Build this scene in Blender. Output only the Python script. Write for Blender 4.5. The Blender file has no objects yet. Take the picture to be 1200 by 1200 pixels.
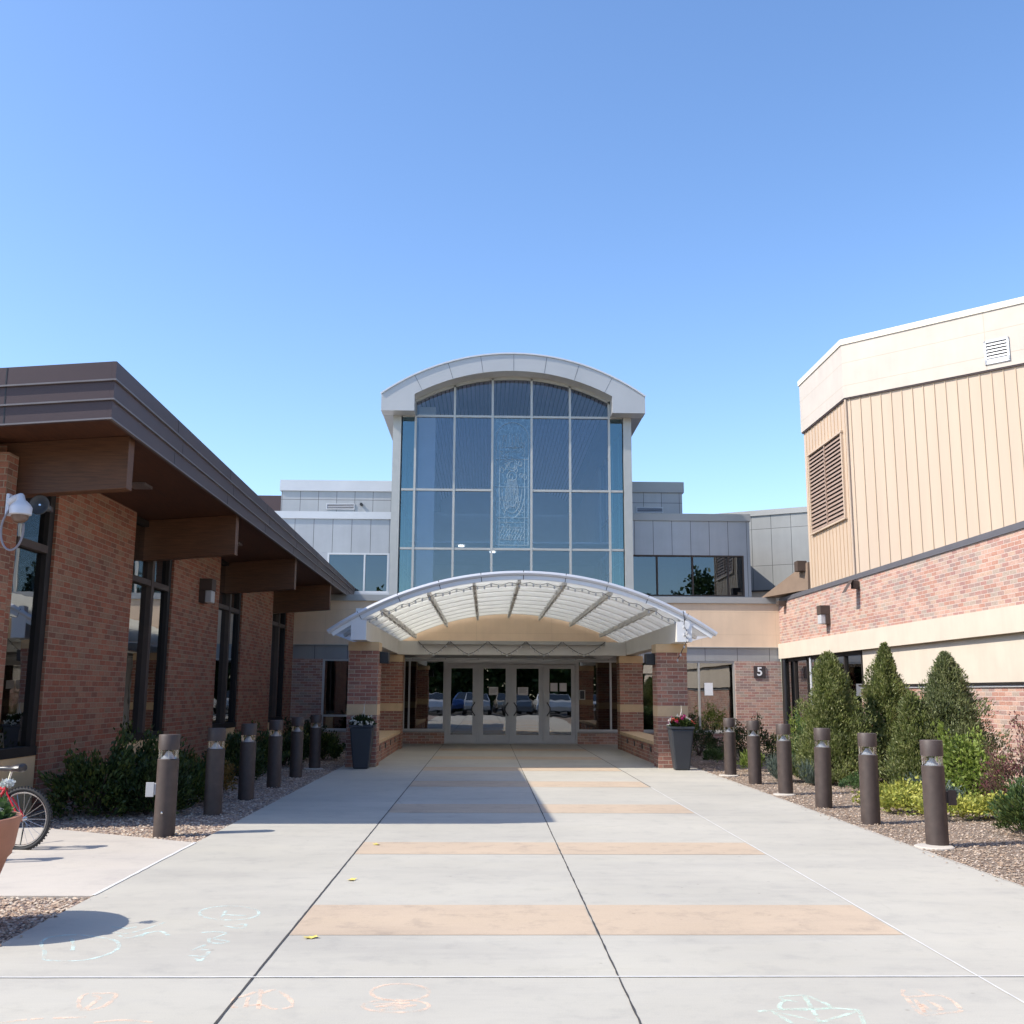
import bpy, bmesh, math, random
import numpy as np
from mathutils import Vector, Matrix
random.seed(4); rng = np.random.default_rng(7)
S = bpy.context.scene
COL = S.collection
R = math.radians

# ------------------------------------------------------------ camera, sky, sun, exposure
cam = bpy.data.cameras.new("camera"); camo = bpy.data.objects.new("camera", cam); COL.objects.link(camo)
F, H = 1200.0, 1.55
PITCH = math.atan(211 / F); YAW = R(1.4); ROLL = R(0.3)
cp, sp = math.cos(PITCH), math.sin(PITCH)
fw = Vector((math.sin(YAW) * cp, math.cos(YAW) * cp, sp))
r0 = Vector((math.cos(YAW), -math.sin(YAW), 0)); u0 = r0.cross(fw)
rt = r0 * math.cos(ROLL) + u0 * math.sin(ROLL); up = -r0 * math.sin(ROLL) + u0 * math.cos(ROLL)
M = Matrix((rt, up, -fw)).transposed().to_4x4(); M.translation = Vector((0, 0, H))
camo.matrix_world = M
cam.sensor_width = 36; cam.sensor_fit = 'HORIZONTAL'; cam.lens = 36.0 * F / 1200
cam.clip_start = 0.05; cam.clip_end = 2000
S.camera = camo
S.render.resolution_x = 1024; S.render.resolution_y = 1024

SUN = Vector((-0.975, -0.27, 1.0)).normalized()
W = bpy.data.worlds.new("World"); S.world = W; W.use_nodes = True
nt = W.node_tree; nt.nodes.clear()
sky = nt.nodes.new('ShaderNodeTexSky'); sky.sky_type = 'NISHITA'; sky.sun_disc = False
sky.sun_elevation = math.asin(SUN.z); sky.sun_rotation = math.atan2(SUN.x, SUN.y)
sky.altitude = 300; sky.air_density = 1.0; sky.dust_density = 0.9; sky.ozone_density = 1.6
bg = nt.nodes.new('ShaderNodeBackground'); bg.inputs[1].default_value = 0.15
wo = nt.nodes.new('ShaderNodeOutputWorld')
hs = nt.nodes.new('ShaderNodeHueSaturation'); hs.inputs['Hue'].default_value = 0.504; hs.inputs['Saturation'].default_value = 1.15; hs.inputs['Value'].default_value = 1.45
nt.links.new(sky.outputs[0], hs.inputs['Color']); nt.links.new(hs.outputs[0], bg.inputs[0]); nt.links.new(bg.outputs[0], wo.inputs[0])
sl = bpy.data.lights.new("sun", 'SUN'); sl.energy = 5.0; sl.angle = R(0.5); sl.color = (1.0, 0.94, 0.84)
slo = bpy.data.objects.new("sun", sl); COL.objects.link(slo)
slo.rotation_euler = SUN.to_track_quat('Z', 'Y').to_euler(); slo.location = (-20, -5, 25)
S.view_settings.view_transform = 'Standard'; S.view_settings.look = 'None'
S.view_settings.exposure = 0.40; S.view_settings.gamma = 1.0; S.view_settings.use_curve_mapping = False
S.render.engine = 'CYCLES'
S.cycles.transparent_max_bounces = 16; S.cycles.max_bounces = 8

# ------------------------------------------------------------ materials
def mat(name):
    m = bpy.data.materials.new(name); m.use_nodes = True
    n = m.node_tree; n.nodes.clear()
    o = n.nodes.new('ShaderNodeOutputMaterial'); b = n.nodes.new('ShaderNodeBsdfPrincipled')
    n.links.new(b.outputs[0], o.inputs[0])
    return m, n, b, o
def N(n, t, **k):
    x = n.nodes.new(t)
    for a, v in k.items():
        if a.startswith('i_'): x.inputs[int(a[2:])].default_value = v
        else: setattr(x, a, v)
    return x
def rgb(c): return (c[0], c[1], c[2], 1)
def ramp(n, stops, src, interp='LINEAR'):
    r = n.nodes.new('ShaderNodeValToRGB'); r.color_ramp.interpolation = interp
    e = r.color_ramp.elements
    while len(e) < len(stops): e.new(0.5)
    for i, (p, c) in enumerate(stops): e[i].position = p; e[i].color = rgb(c)
    n.links.new(src, r.inputs[0]); return r.outputs[0]
def mix(n, a, b, f, mode='MIX'):
    x = n.nodes.new('ShaderNodeMix'); x.data_type = 'RGBA'; x.blend_type = mode
    for s, v in ((0, f), (6, a), (7, b)):
        if isinstance(v, (int, float)): x.inputs[s].default_value = v
        elif isinstance(v, tuple): x.inputs[s].default_value = rgb(v)
        else: n.links.new(v, x.inputs[s])
    return x.outputs[2]
def noise(n, scale, detail=4, coord='Object', stretch=None, rough=0.55):
    tc = n.nodes.new('ShaderNodeTexCoord'); v = tc.outputs[coord]
    if stretch:
        mp = n.nodes.new('ShaderNodeMapping'); mp.inputs['Scale'].default_value = stretch
        n.links.new(v, mp.inputs[0]); v = mp.outputs[0]
    x = n.nodes.new('ShaderNodeTexNoise'); x.inputs['Scale'].default_value = scale
    x.inputs['Detail'].default_value = detail; x.inputs['Roughness'].default_value = rough
    n.links.new(v, x.inputs['Vector']); return x.outputs[0]
def bump(n, b, h, strength, dist=0.01):
    x = n.nodes.new('ShaderNodeBump'); x.inputs['Strength'].default_value = strength; x.inputs['Distance'].default_value = dist
    n.links.new(h, x.inputs['Height']); n.links.new(x.outputs[0], b.inputs['Normal'])

def plain(name, c, rough=0.6, var=0.12, scale=3, metal=0, spec=0.5, bmp=0, coord='Object', stretch=None):
    m, n, b, o = mat(name)
    nz = noise(n, scale, 5, coord, stretch)
    lo = tuple(v * (1 - var) for v in c); hi = tuple(min(1, v * (1 + var)) for v in c)
    n.links.new(ramp(n, [(0.3, lo), (0.7, hi)], nz), b.inputs['Base Color'])
    b.inputs['Roughness'].default_value = rough; b.inputs['Metallic'].default_value = metal
    b.inputs['Specular IOR Level'].default_value = spec
    if bmp: bump(n, b, noise(n, scale * 12, 3), bmp, 0.004)
    return m

def brick(name, cols, mortar, dark=1.0):
    m, n, b, o = mat(name)
    tc = N(n, 'ShaderNodeTexCoord')
    bt = N(n, 'ShaderNodeTexBrick', offset=0.5)
    n.links.new(tc.outputs['UV'], bt.inputs['Vector'])
    bt.inputs['Color1'].default_value = (0, 0, 0, 1); bt.inputs['Color2'].default_value = (1, 1, 1, 1); bt.inputs['Mortar'].default_value = (.5, .5, .5, 1)
    bt.inputs['Scale'].default_value = 1; bt.inputs['Brick Width'].default_value = 0.24; bt.inputs['Row Height'].default_value = 0.08
    bt.inputs['Mortar Size'].default_value = 0.0062; bt.inputs['Mortar Smooth'].default_value = 0.25; bt.inputs['Bias'].default_value = 0.0
    k = len(cols)
    c = ramp(n, [(0.02 + i / k * 0.96, cc) for i, cc in enumerate(cols)], bt.outputs['Color'], 'CONSTANT')
    n1 = noise(n, 1.1, 5, 'UV'); n2 = noise(n, 30, 4, 'UV')
    c = mix(n, c, ramp(n, [(0.3, (.62, .62, .62)), (0.7, (1.3, 1.3, 1.3))], n2), 0.55, 'MULTIPLY')
    c = mix(n, c, ramp(n, [(0.35, (.85, .87, .9)), (0.65, (1.12, 1.08, 1.02))], n1), 0.8, 'MULTIPLY')
    mo = mix(n, mortar, tuple(v * .8 for v in mortar), n2)
    c = mix(n, c, mo, bt.outputs['Fac'])
    n.links.new(c, b.inputs['Base Color']); b.inputs['Roughness'].default_value = .9
    b.inputs['Specular IOR Level'].default_value = .2
    inv = N(n, 'ShaderNodeMath', operation='SUBTRACT', i_0=1.0); n.links.new(bt.outputs['Fac'], inv.inputs[1])
    ad = N(n, 'ShaderNodeMath', operation='MULTIPLY_ADD', i_1=0.25); n.links.new(n2, ad.inputs[0]); n.links.new(inv.outputs[0], ad.inputs[2])
    bump(n, b, ad.outputs[0], 0.7, 0.006)
    return m

def panels(name, c, w, h, seam=0.012, rough=0.45, metal=0.0, var=0.06, off=(0, 0), seamc=None, hseam=True, tint=0.06):
    """sheet or precast panels with fine joints, laid out in wall metres (UV)"""
    m, n, b, o = mat(name)
    tc = N(n, 'ShaderNodeTexCoord'); mp = N(n, 'ShaderNodeMapping'); mp.inputs['Location'].default_value = (off[0], off[1], 0)
    n.links.new(tc.outputs['UV'], mp.inputs[0])
    bt = N(n, 'ShaderNodeTexBrick', offset=0.0)
    n.links.new(mp.outputs[0], bt.inputs['Vector'])
    bt.inputs['Color1'].default_value = rgb(tuple(v * (1 - tint) for v in c)); bt.inputs['Color2'].default_value = rgb(tuple(min(1, v * (1 + tint)) for v in c))
    bt.inputs['Mortar'].default_value = rgb(seamc or tuple(v * .3 for v in c))
    bt.inputs['Scale'].default_value = 1; bt.inputs['Brick Width'].default_value = w; bt.inputs['Row Height'].default_value = h
    bt.inputs['Mortar Size'].default_value = seam; bt.inputs['Mortar Smooth'].default_value = .1
    nz = noise(n, 1.3, 5, 'UV')
    col = mix(n, bt.outputs['Color'], ramp(n, [(0.3, (1 - var,) * 3), (0.7, (1 + var,) * 3)], nz), 1.0, 'MULTIPLY')
    st = noise(n, 6, 4, 'UV', (1, 0.12, 1))
    col = mix(n, col, ramp(n, [(0.35, (1 - var,) * 3), (0.7, (1, 1, 1))], st), 0.8, 'MULTIPLY')
    n.links.new(col, b.inputs['Base Color'])
    b.inputs['Roughness'].default_value = rough; b.inputs['Metallic'].default_value = metal
    inv = N(n, 'ShaderNodeMath', operation='SUBTRACT', i_0=1.0); n.links.new(bt.outputs['Fac'], inv.inputs[1])
    ad = N(n, 'ShaderNodeMath', operation='MULTIPLY_ADD', i_1=0.5); n.links.new(nz, ad.inputs[0]); n.links.new(inv.outputs[0], ad.inputs[2])
    bump(n, b, ad.outputs[0], 0.4, 0.006)
    return m

def glass(name, tint, refl=0.12, boost=1.0, gcol=(1, 1, 1)):
    m = bpy.data.materials.new(name); m.use_nodes = True; n = m.node_tree; n.nodes.clear()
    o = N(n, 'ShaderNodeOutputMaterial'); t = N(n, 'ShaderNodeBsdfTransparent'); g = N(n, 'ShaderNodeBsdfGlossy')
    t.inputs[0].default_value = rgb(tint); g.inputs['Color'].default_value = rgb(gcol); g.inputs['Roughness'].default_value = 0.0
    nz = noise(n, 0.7, 3); bu = N(n, 'ShaderNodeBump'); bu.inputs['Strength'].default_value = 0.10; bu.inputs['Distance'].default_value = 0.02
    n.links.new(nz, bu.inputs['Height']); n.links.new(bu.outputs[0], g.inputs['Normal'])
    f = N(n, 'ShaderNodeFresnel', i_0=1.6)
    ma = N(n, 'ShaderNodeMath', operation='MULTIPLY_ADD', i_1=boost, i_2=refl, use_clamp=True); n.links.new(f.outputs[0], ma.inputs[0])
    mx = N(n, 'ShaderNodeMixShader'); n.links.new(ma.outputs[0], mx.inputs[0]); n.links.new(t.outputs[0], mx.inputs[1]); n.links.new(g.outputs[0], mx.inputs[2])
    n.links.new(mx.outputs[0], o.inputs[0]); return m

def concrete(name, c, var=0.08, stain=0.25):
    m, n, b, o = mat(name)
    n1 = noise(n, 0.45, 6); n2 = noise(n, 4, 6, rough=.7); n3 = noise(n, 160, 2)
    col = ramp(n, [(0.3, tuple(v * (1 - var) for v in c)), (0.7, tuple(v * (1 + var) for v in c))], n1)
    col = mix(n, col, ramp(n, [(0.30, (1 - stain * .5, 1 - stain * .48, 1 - stain * .42)), (0.48, (1, 1, 1)), (0.75, (1.02, 1.02, 1.02))], n2), 0.8, 'MULTIPLY')
    n4 = noise(n, 1.7, 4, rough=.6)
    col = mix(n, col, ramp(n, [(0.0, (1, 1, 1)), (0.66, (1, 1, 1)), (0.74, (.88, .88, .92)), (1, (.86, .86, .9))], n4), 0.7, 'MULTIPLY')
    col = mix(n, col, ramp(n, [(0.3, (.90,) * 3), (0.7, (1.06,) * 3)], n3), 0.8, 'MULTIPLY')
    # fine broom strokes across the walk
    br = noise(n, 22, 3, stretch=(0.15, 3.0, 1))
    col = mix(n, col, ramp(n, [(0.3, (.97,) * 3), (0.7, (1.02,) * 3)], br), 0.8, 'MULTIPLY')
    tc = N(n, 'ShaderNodeTexCoord'); v = N(n, 'ShaderNodeTexVoronoi', feature='DISTANCE_TO_EDGE'); v.inputs['Scale'].default_value = .33
    wv = N(n, 'ShaderNodeTexNoise', i_2=2.2); wv.inputs['Detail'].default_value = 6; n.links.new(tc.outputs['Object'], wv.inputs['Vector'])
    n.links.new(mix(n, tc.outputs['Object'], wv.outputs[1], .16), v.inputs['Vector'])
    cr = ramp(n, [(0.0, (.86, .855, .84)), (0.0012, (.97, .97, .96)), (0.004, (1, 1, 1))], v.outputs['Distance'])
    ck = ramp(n, [(0.58, (0, 0, 0)), (0.66, (1, 1, 1))], n1)
    mm = N(n, 'ShaderNodeMix'); mm.data_type = 'RGBA'; mm.inputs[6].default_value = (1, 1, 1, 1); n.links.new(ck, mm.inputs[0]); n.links.new(cr, mm.inputs[7])
    col = mix(n, col, mm.outputs[2], 1.0, 'MULTIPLY')
    v2 = N(n, 'ShaderNodeTexVoronoi'); v2.inputs['Scale'].default_value = 3.1; n.links.new(tc.outputs['Object'], v2.inputs['Vector'])
    col = mix(n, col, ramp(n, [(0.0, (.55, .54, .52)), (0.030, (.75, .74, .72)), (0.05, (1, 1, 1))], v2.outputs['Distance']), .8, 'MULTIPLY')
    n5 = noise(n, .9, 7, stretch=(.35, 1.4, 1), rough=.72)
    col = mix(n, col, ramp(n, [(0.36, (.90, .90, .915)), (0.5, (1, 1, 1)), (0.72, (1.03, 1.025, 1.0))], n5), .9, 'MULTIPLY')
    n.links.new(col, b.inputs['Base Color']); b.inputs['Roughness'].default_value = .85
    bump(n, b, n3, 0.25, 0.002)
    return m

def gravel(name, cols, scale=38):
    m, n, b, o = mat(name)
    tc = N(n, 'ShaderNodeTexCoord'); nz = N(n, 'ShaderNodeTexNoise', i_2=14.0)
    n.links.new(tc.outputs['Object'], nz.inputs['Vector'])
    v = N(n, 'ShaderNodeTexVoronoi'); v.inputs['Scale'].default_value = scale
    wv = mix(n, tc.outputs['Object'], nz.outputs[1], 0.04)
    n.links.new(wv, v.inputs['Vector'])
    sep = N(n, 'ShaderNodeSeparateColor'); n.links.new(v.outputs['Color'], sep.inputs[0])
    k = len(cols)
    c = ramp(n, [(i / k, cc) for i, cc in enumerate(cols)], sep.outputs[0], 'CONSTANT')
    ed = ramp(n, [(0.0, (1, 1, 1)), (0.5, (.8, .8, .8)), (0.9, (.35, .33, .32))], v.outputs['Distance'])
    c = mix(n, c, ed, 0.8, 'MULTIPLY')
    c = mix(n, c, ramp(n, [(0.3, (.8,) * 3), (0.7, (1.1,) * 3)], noise(n, 1.5, 4)), 1.0, 'MULTIPLY')
    n.links.new(c, b.inputs['Base Color']); b.inputs['Roughness'].default_value = .95
    inv = N(n, 'ShaderNodeMath', operation='SUBTRACT', i_0=1.0); n.links.new(v.outputs['Distance'], inv.inputs[1])
    bump(n, b, inv.outputs[0], 1.0, 0.02)
    return m

def wood(name, c, scale=1.0, stretch=(1, 14, 14), rough=.55):
    m, n, b, o = mat(name)
    n1 = noise(n, 3 * scale, 6, 'Object', stretch, .65); n2 = noise(n, 0.8, 3)
    col = ramp(n, [(0.25, tuple(v * .5 for v in c)), (0.5, c), (0.75, tuple(min(1, v * 1.45) for v in c))], n1)
    col = mix(n, col, ramp(n, [(0.3, (.8,) * 3), (0.7, (1.15,) * 3)], n2), 0.8, 'MULTIPLY')
    n.links.new(col, b.inputs['Base Color']); b.inputs['Roughness'].default_value = rough
    bump(n, b, n1, .2, .003)
    return m

def leaf(name, c1, c2, c3=None, trans=0.35, rough=.5):
    m = bpy.data.materials.new(name); m.use_nodes = True; n = m.node_tree; n.nodes.clear()
    o = N(n, 'ShaderNodeOutputMaterial'); p = N(n, 'ShaderNodeBsdfPrincipled'); t = N(n, 'ShaderNodeBsdfTranslucent')
    ge = N(n, 'ShaderNodeNewGeometry')
    st = [(0, c1), (0.55, c2)] + ([(0.95, c3)] if c3 else [(1, tuple(v * 1.2 for v in c2))])
    col = ramp(n, st, ge.outputs['Random Per Island'])
    col = mix(n, col, ramp(n, [(0.3, (.7, .75, .8)), (0.7, (1.2, 1.15, 1.0))], noise(n, 3.0, 3)), .8, 'MULTIPLY')
    n.links.new(col, p.inputs['Base Color']); n.links.new(col, t.inputs[0]); p.inputs['Roughness'].default_value = rough
    p.inputs['Specular IOR Level'].default_value = .35
    mx = N(n, 'ShaderNodeMixShader', i_0=trans); n.links.new(p.outputs[0], mx.inputs[1]); n.links.new(t.outputs[0], mx.inputs[2])
    n.links.new(mx.outputs[0], o.inputs[0]); return m

def translucent(name, c, f):
    m, n, b, o = mat(name); nz = noise(n, 1.5, 4)
    col = ramp(n, [(0.3, tuple(v * .95 for v in c)), (0.7, c)], nz)
    n.links.new(col, b.inputs['Base Color']); b.inputs['Roughness'].default_value = .45
    t = N(n, 'ShaderNodeBsdfTranslucent'); n.links.new(col, t.inputs[0])
    mx = N(n, 'ShaderNodeMixShader', i_0=f); n.links.new(b.outputs[0], mx.inputs[1]); n.links.new(t.outputs[0], mx.inputs[2]); n.links.new(mx.outputs[0], o.inputs[0]); return m

def chalkmat(name, c):
    m, n, b, o = mat(name); b.inputs['Base Color'].default_value = rgb(c); b.inputs['Roughness'].default_value = 1
    t = N(n, 'ShaderNodeBsdfTransparent'); g = noise(n, 170, 3, rough=.8); g2 = noise(n, 9, 3)
    ad = N(n, 'ShaderNodeMath', operation='ADD'); n.links.new(g, ad.inputs[0]); n.links.new(g2, ad.inputs[1])
    mr = N(n, 'ShaderNodeMapRange', i_1=.86, i_2=1.16, i_3=0, i_4=.75); n.links.new(ad.outputs[0], mr.inputs[0])
    mx = N(n, 'ShaderNodeMixShader'); n.links.new(mr.outputs[0], mx.inputs[0]); n.links.new(t.outputs[0], mx.inputs[1]); n.links.new(b.outputs[0], mx.inputs[2]); n.links.new(mx.outputs[0], o.inputs[0]); return m

def emis(name, c, s):
    m, n, b, o = mat(name); b.inputs['Base Color'].default_value = rgb(c)
    b.inputs['Emission Color'].default_value = rgb(c); b.inputs['Emission Strength'].default_value = s
    return m

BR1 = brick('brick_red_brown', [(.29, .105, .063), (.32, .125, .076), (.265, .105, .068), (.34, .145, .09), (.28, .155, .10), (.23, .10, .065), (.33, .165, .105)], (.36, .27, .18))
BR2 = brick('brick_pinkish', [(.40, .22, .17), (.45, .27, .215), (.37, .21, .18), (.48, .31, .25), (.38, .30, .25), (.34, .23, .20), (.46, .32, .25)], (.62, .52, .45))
TAN = panels('precast_tan', (.74, .555, .39), 2.32, 0.69, 0.004, .85, seamc=(.6, .44, .30), off=(.3, .12), tint=.025)
CREAM = panels('stucco_cream', (.56, .485, .39), 40, 40, 0.0, .9, tint=0)
TANSTONE = plain('cast_stone_tan', (.60, .43, .255), .85, .08, 5, bmp=.2)
TANPANEL = plain('tan_ribbed_metal', (.49, .375, .28), .5, .05, 2.2, stretch=(1, 1, .12))
CREAMMETAL = panels('cream_metal_parapet', (.515, .45, .385), 6.3, 0.61, 0.010, .5, tint=.01, off=(1.1, .32), seamc=(.45, .38, .30))
GREY = panels('grey_metal_panel', (.43, .43, .44), .62, 4, .008, .38, .35, tint=.04, seamc=(.08, .08, .08), off=(.1, .4))
GREYG = panels('grey_metal_grid_panel', (.43, .43, .43), .62, .58, .008, .38, .3, tint=.04, seamc=(.09, .09, .09), off=(.2, .12))
GREYL = panels('grey_metal_band_panel', (.36, .36, .355), 1.0, 4, .008, .4, .3, tint=.04, seamc=(.08, .08, .08), off=(.24, 1.0))
TRIM = plain('grey_metal_trim', (.38, .375, .36), .4, .04, 1.5, .3)
PALE = plain('pale_metal_trim', (.60, .60, .61), .35, .04, 1.5, .25)
ALU = plain('aluminium_frame', (.44, .43, .40), .4, .04, 4, .3)
DOORF = plain('grey_door_aluminium', (.52, .52, .51), .45, .05, 3, .3)
WHITE = plain('white_paint', (.76, .76, .75), .4, .03, 2)
DECK = translucent('translucent_deck', (.84, .83, .79), .55)
ROOFT = translucent('translucent_roof_sheet', (.92, .92, .90), .95)
BRONZE = plain('bronze_fascia_metal', (.070, .043, .043), .45, .12, .7, .15)
LIP = plain('bronze_lip', (.19, .165, .16), .4, .1, 3, .3)
DARKF = plain('dark_bronze_frame', (.022, .018, .016), .6, .1, 4, 0, .25)
MULL = plain('brown_mullion', (.075, .053, .042), .6, .1, 4, 0, .3)
BLACK = plain('black_metal', (.02, .02, .022), .4, .1, 4)
CHARC = plain('charcoal_planter', (.034, .038, .046), .5, .08, 3)
BOLL = plain('bronze_bollard_paint', (.060, .043, .037), .55, .22, 9, bmp=.15)
CHROME = plain('polished_reflector', (.80, .82, .86), .25, .02, 5, .35)
LENS = glass('bollard_lens', (.96, .97, .97), .03, .6)
GLASS = glass('tower_glass', (.80, .85, .94), .045, .8, (.80, .93, 1.0))
GLASSD = glass('dark_glass', (.20, .22, .24), .16, 1.5)
GLASSU = glass('blue_grey_glass', (.25, .32, .40), .08, 1.0, (.75, .88, 1.0))
def etched(name):
    m, n, b, o = mat(name); b.inputs['Roughness'].default_value = .3
    g = noise(n, 9, 6, rough=.8); v = N(n, 'ShaderNodeTexVoronoi', feature='DISTANCE_TO_EDGE'); v.inputs['Scale'].default_value = 7.5; tc = N(n, 'ShaderNodeTexCoord'); n.links.new(tc.outputs['Object'], v.inputs['Vector'])
    c = ramp(n, [(.35, (.06, .13, .20)), (.65, (.09, .18, .26))], g); c = mix(n, ramp(n, [(0, (.18, .26, .33)), (.03, (.09, .16, .22)), (.07, (0, 0, 0))], v.outputs['Distance']), c, .5, 'ADD')
    n.links.new(c, b.inputs['Base Color']); t = N(n, 'ShaderNodeBsdfTransparent'); t.inputs[0].default_value = (.75, .88, .95, 1)
    gl = N(n, 'ShaderNodeBsdfGlossy'); gl.inputs['Roughness'].default_value = .02; gl.inputs['Color'].default_value = (.75, .92, 1, 1)
    m1 = N(n, 'ShaderNodeMixShader', i_0=.48); n.links.new(t.outputs[0], m1.inputs[1]); n.links.new(b.outputs[0], m1.inputs[2])
    m2 = N(n, 'ShaderNodeMixShader', i_0=.12); n.links.new(m1.outputs[0], m2.inputs[1]); n.links.new(gl.outputs[0], m2.inputs[2]); n.links.new(m2.outputs[0], o.inputs[0]); return m
GLASSC = etched('etched_centre_glass')
GLASSN = glass('teal_edge_glass', (.55, .72, .78), .10, .7, (.72, .93, 1.0))
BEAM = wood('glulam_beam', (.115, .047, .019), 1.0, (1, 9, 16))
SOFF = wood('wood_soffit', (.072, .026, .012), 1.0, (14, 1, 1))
WALK = concrete('walk_concrete', (.415, .39, .335), .08, .28)
BAND = concrete('tan_concrete', (.455, .355, .258), .08, .5)
PAD = concrete('pad_concrete', (.47, .425, .37))
JOINTD = plain('dark_joint', (.045, .042, .04), .9, .3, 20)
JOINTW = plain('white_sealant', (.60, .59, .57), .7, .1, 12)
GRAV = gravel('pink_gravel', [(.30, .22, .18), (.42, .33, .28), (.22, .15, .12), (.50, .43, .37), (.34, .24, .19), (.27, .22, .2)], 30)
MULCH = gravel('brown_mulch', [(.27, .19, .14), (.35, .26, .19), (.18, .12, .085), (.42, .34, .27), (.31, .22, .155), (.25, .20, .16)], 44)
SOIL = plain('soil', (.09, .065, .045), .95, .3, 8)
ASPH = plain('asphalt', (.06, .06, .06), .9, .15, 10, bmp=.3)
WINGP = plain('warm_bounce_panel', (.66, .44, .23), .85, .06, 4)  # cream panel, yellowed: warm bounced sunlight is put into the colour
TERRA = plain('terracotta', (.42, .185, .11), .8, .10, 7, bmp=.15)
RUBBER = plain('tyre_rubber', (.022, .022, .024), .75, .15, 20)
REDP = plain('red_bike_paint', (.50, .012, .02), .25, .05, 5)
CHR2 = plain('bike_chrome', (.65, .65, .66), .2, .05, 8, 1.0)
INTW = plain('interior_wall', (.62, .60, .56), .9, .05, 2)
INTF = plain('interior_floor', (.16, .14, .12), .5, .1, 2)
PAPER = plain('paper', (.80, .80, .80), .8, .03, 10)
LAMPG = plain('frosted_lamp_glass', (.45, .45, .45), .3, .05, 10)
ROOFM = plain('roof_membrane', (.30, .29, .27), .9, .1, 2)
PLANK = panels('vault_planks', (.62, .57, .64), .145, 60, .016, .7, tint=.05, seamc=(.10, .10, .12), var=.03)

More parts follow.
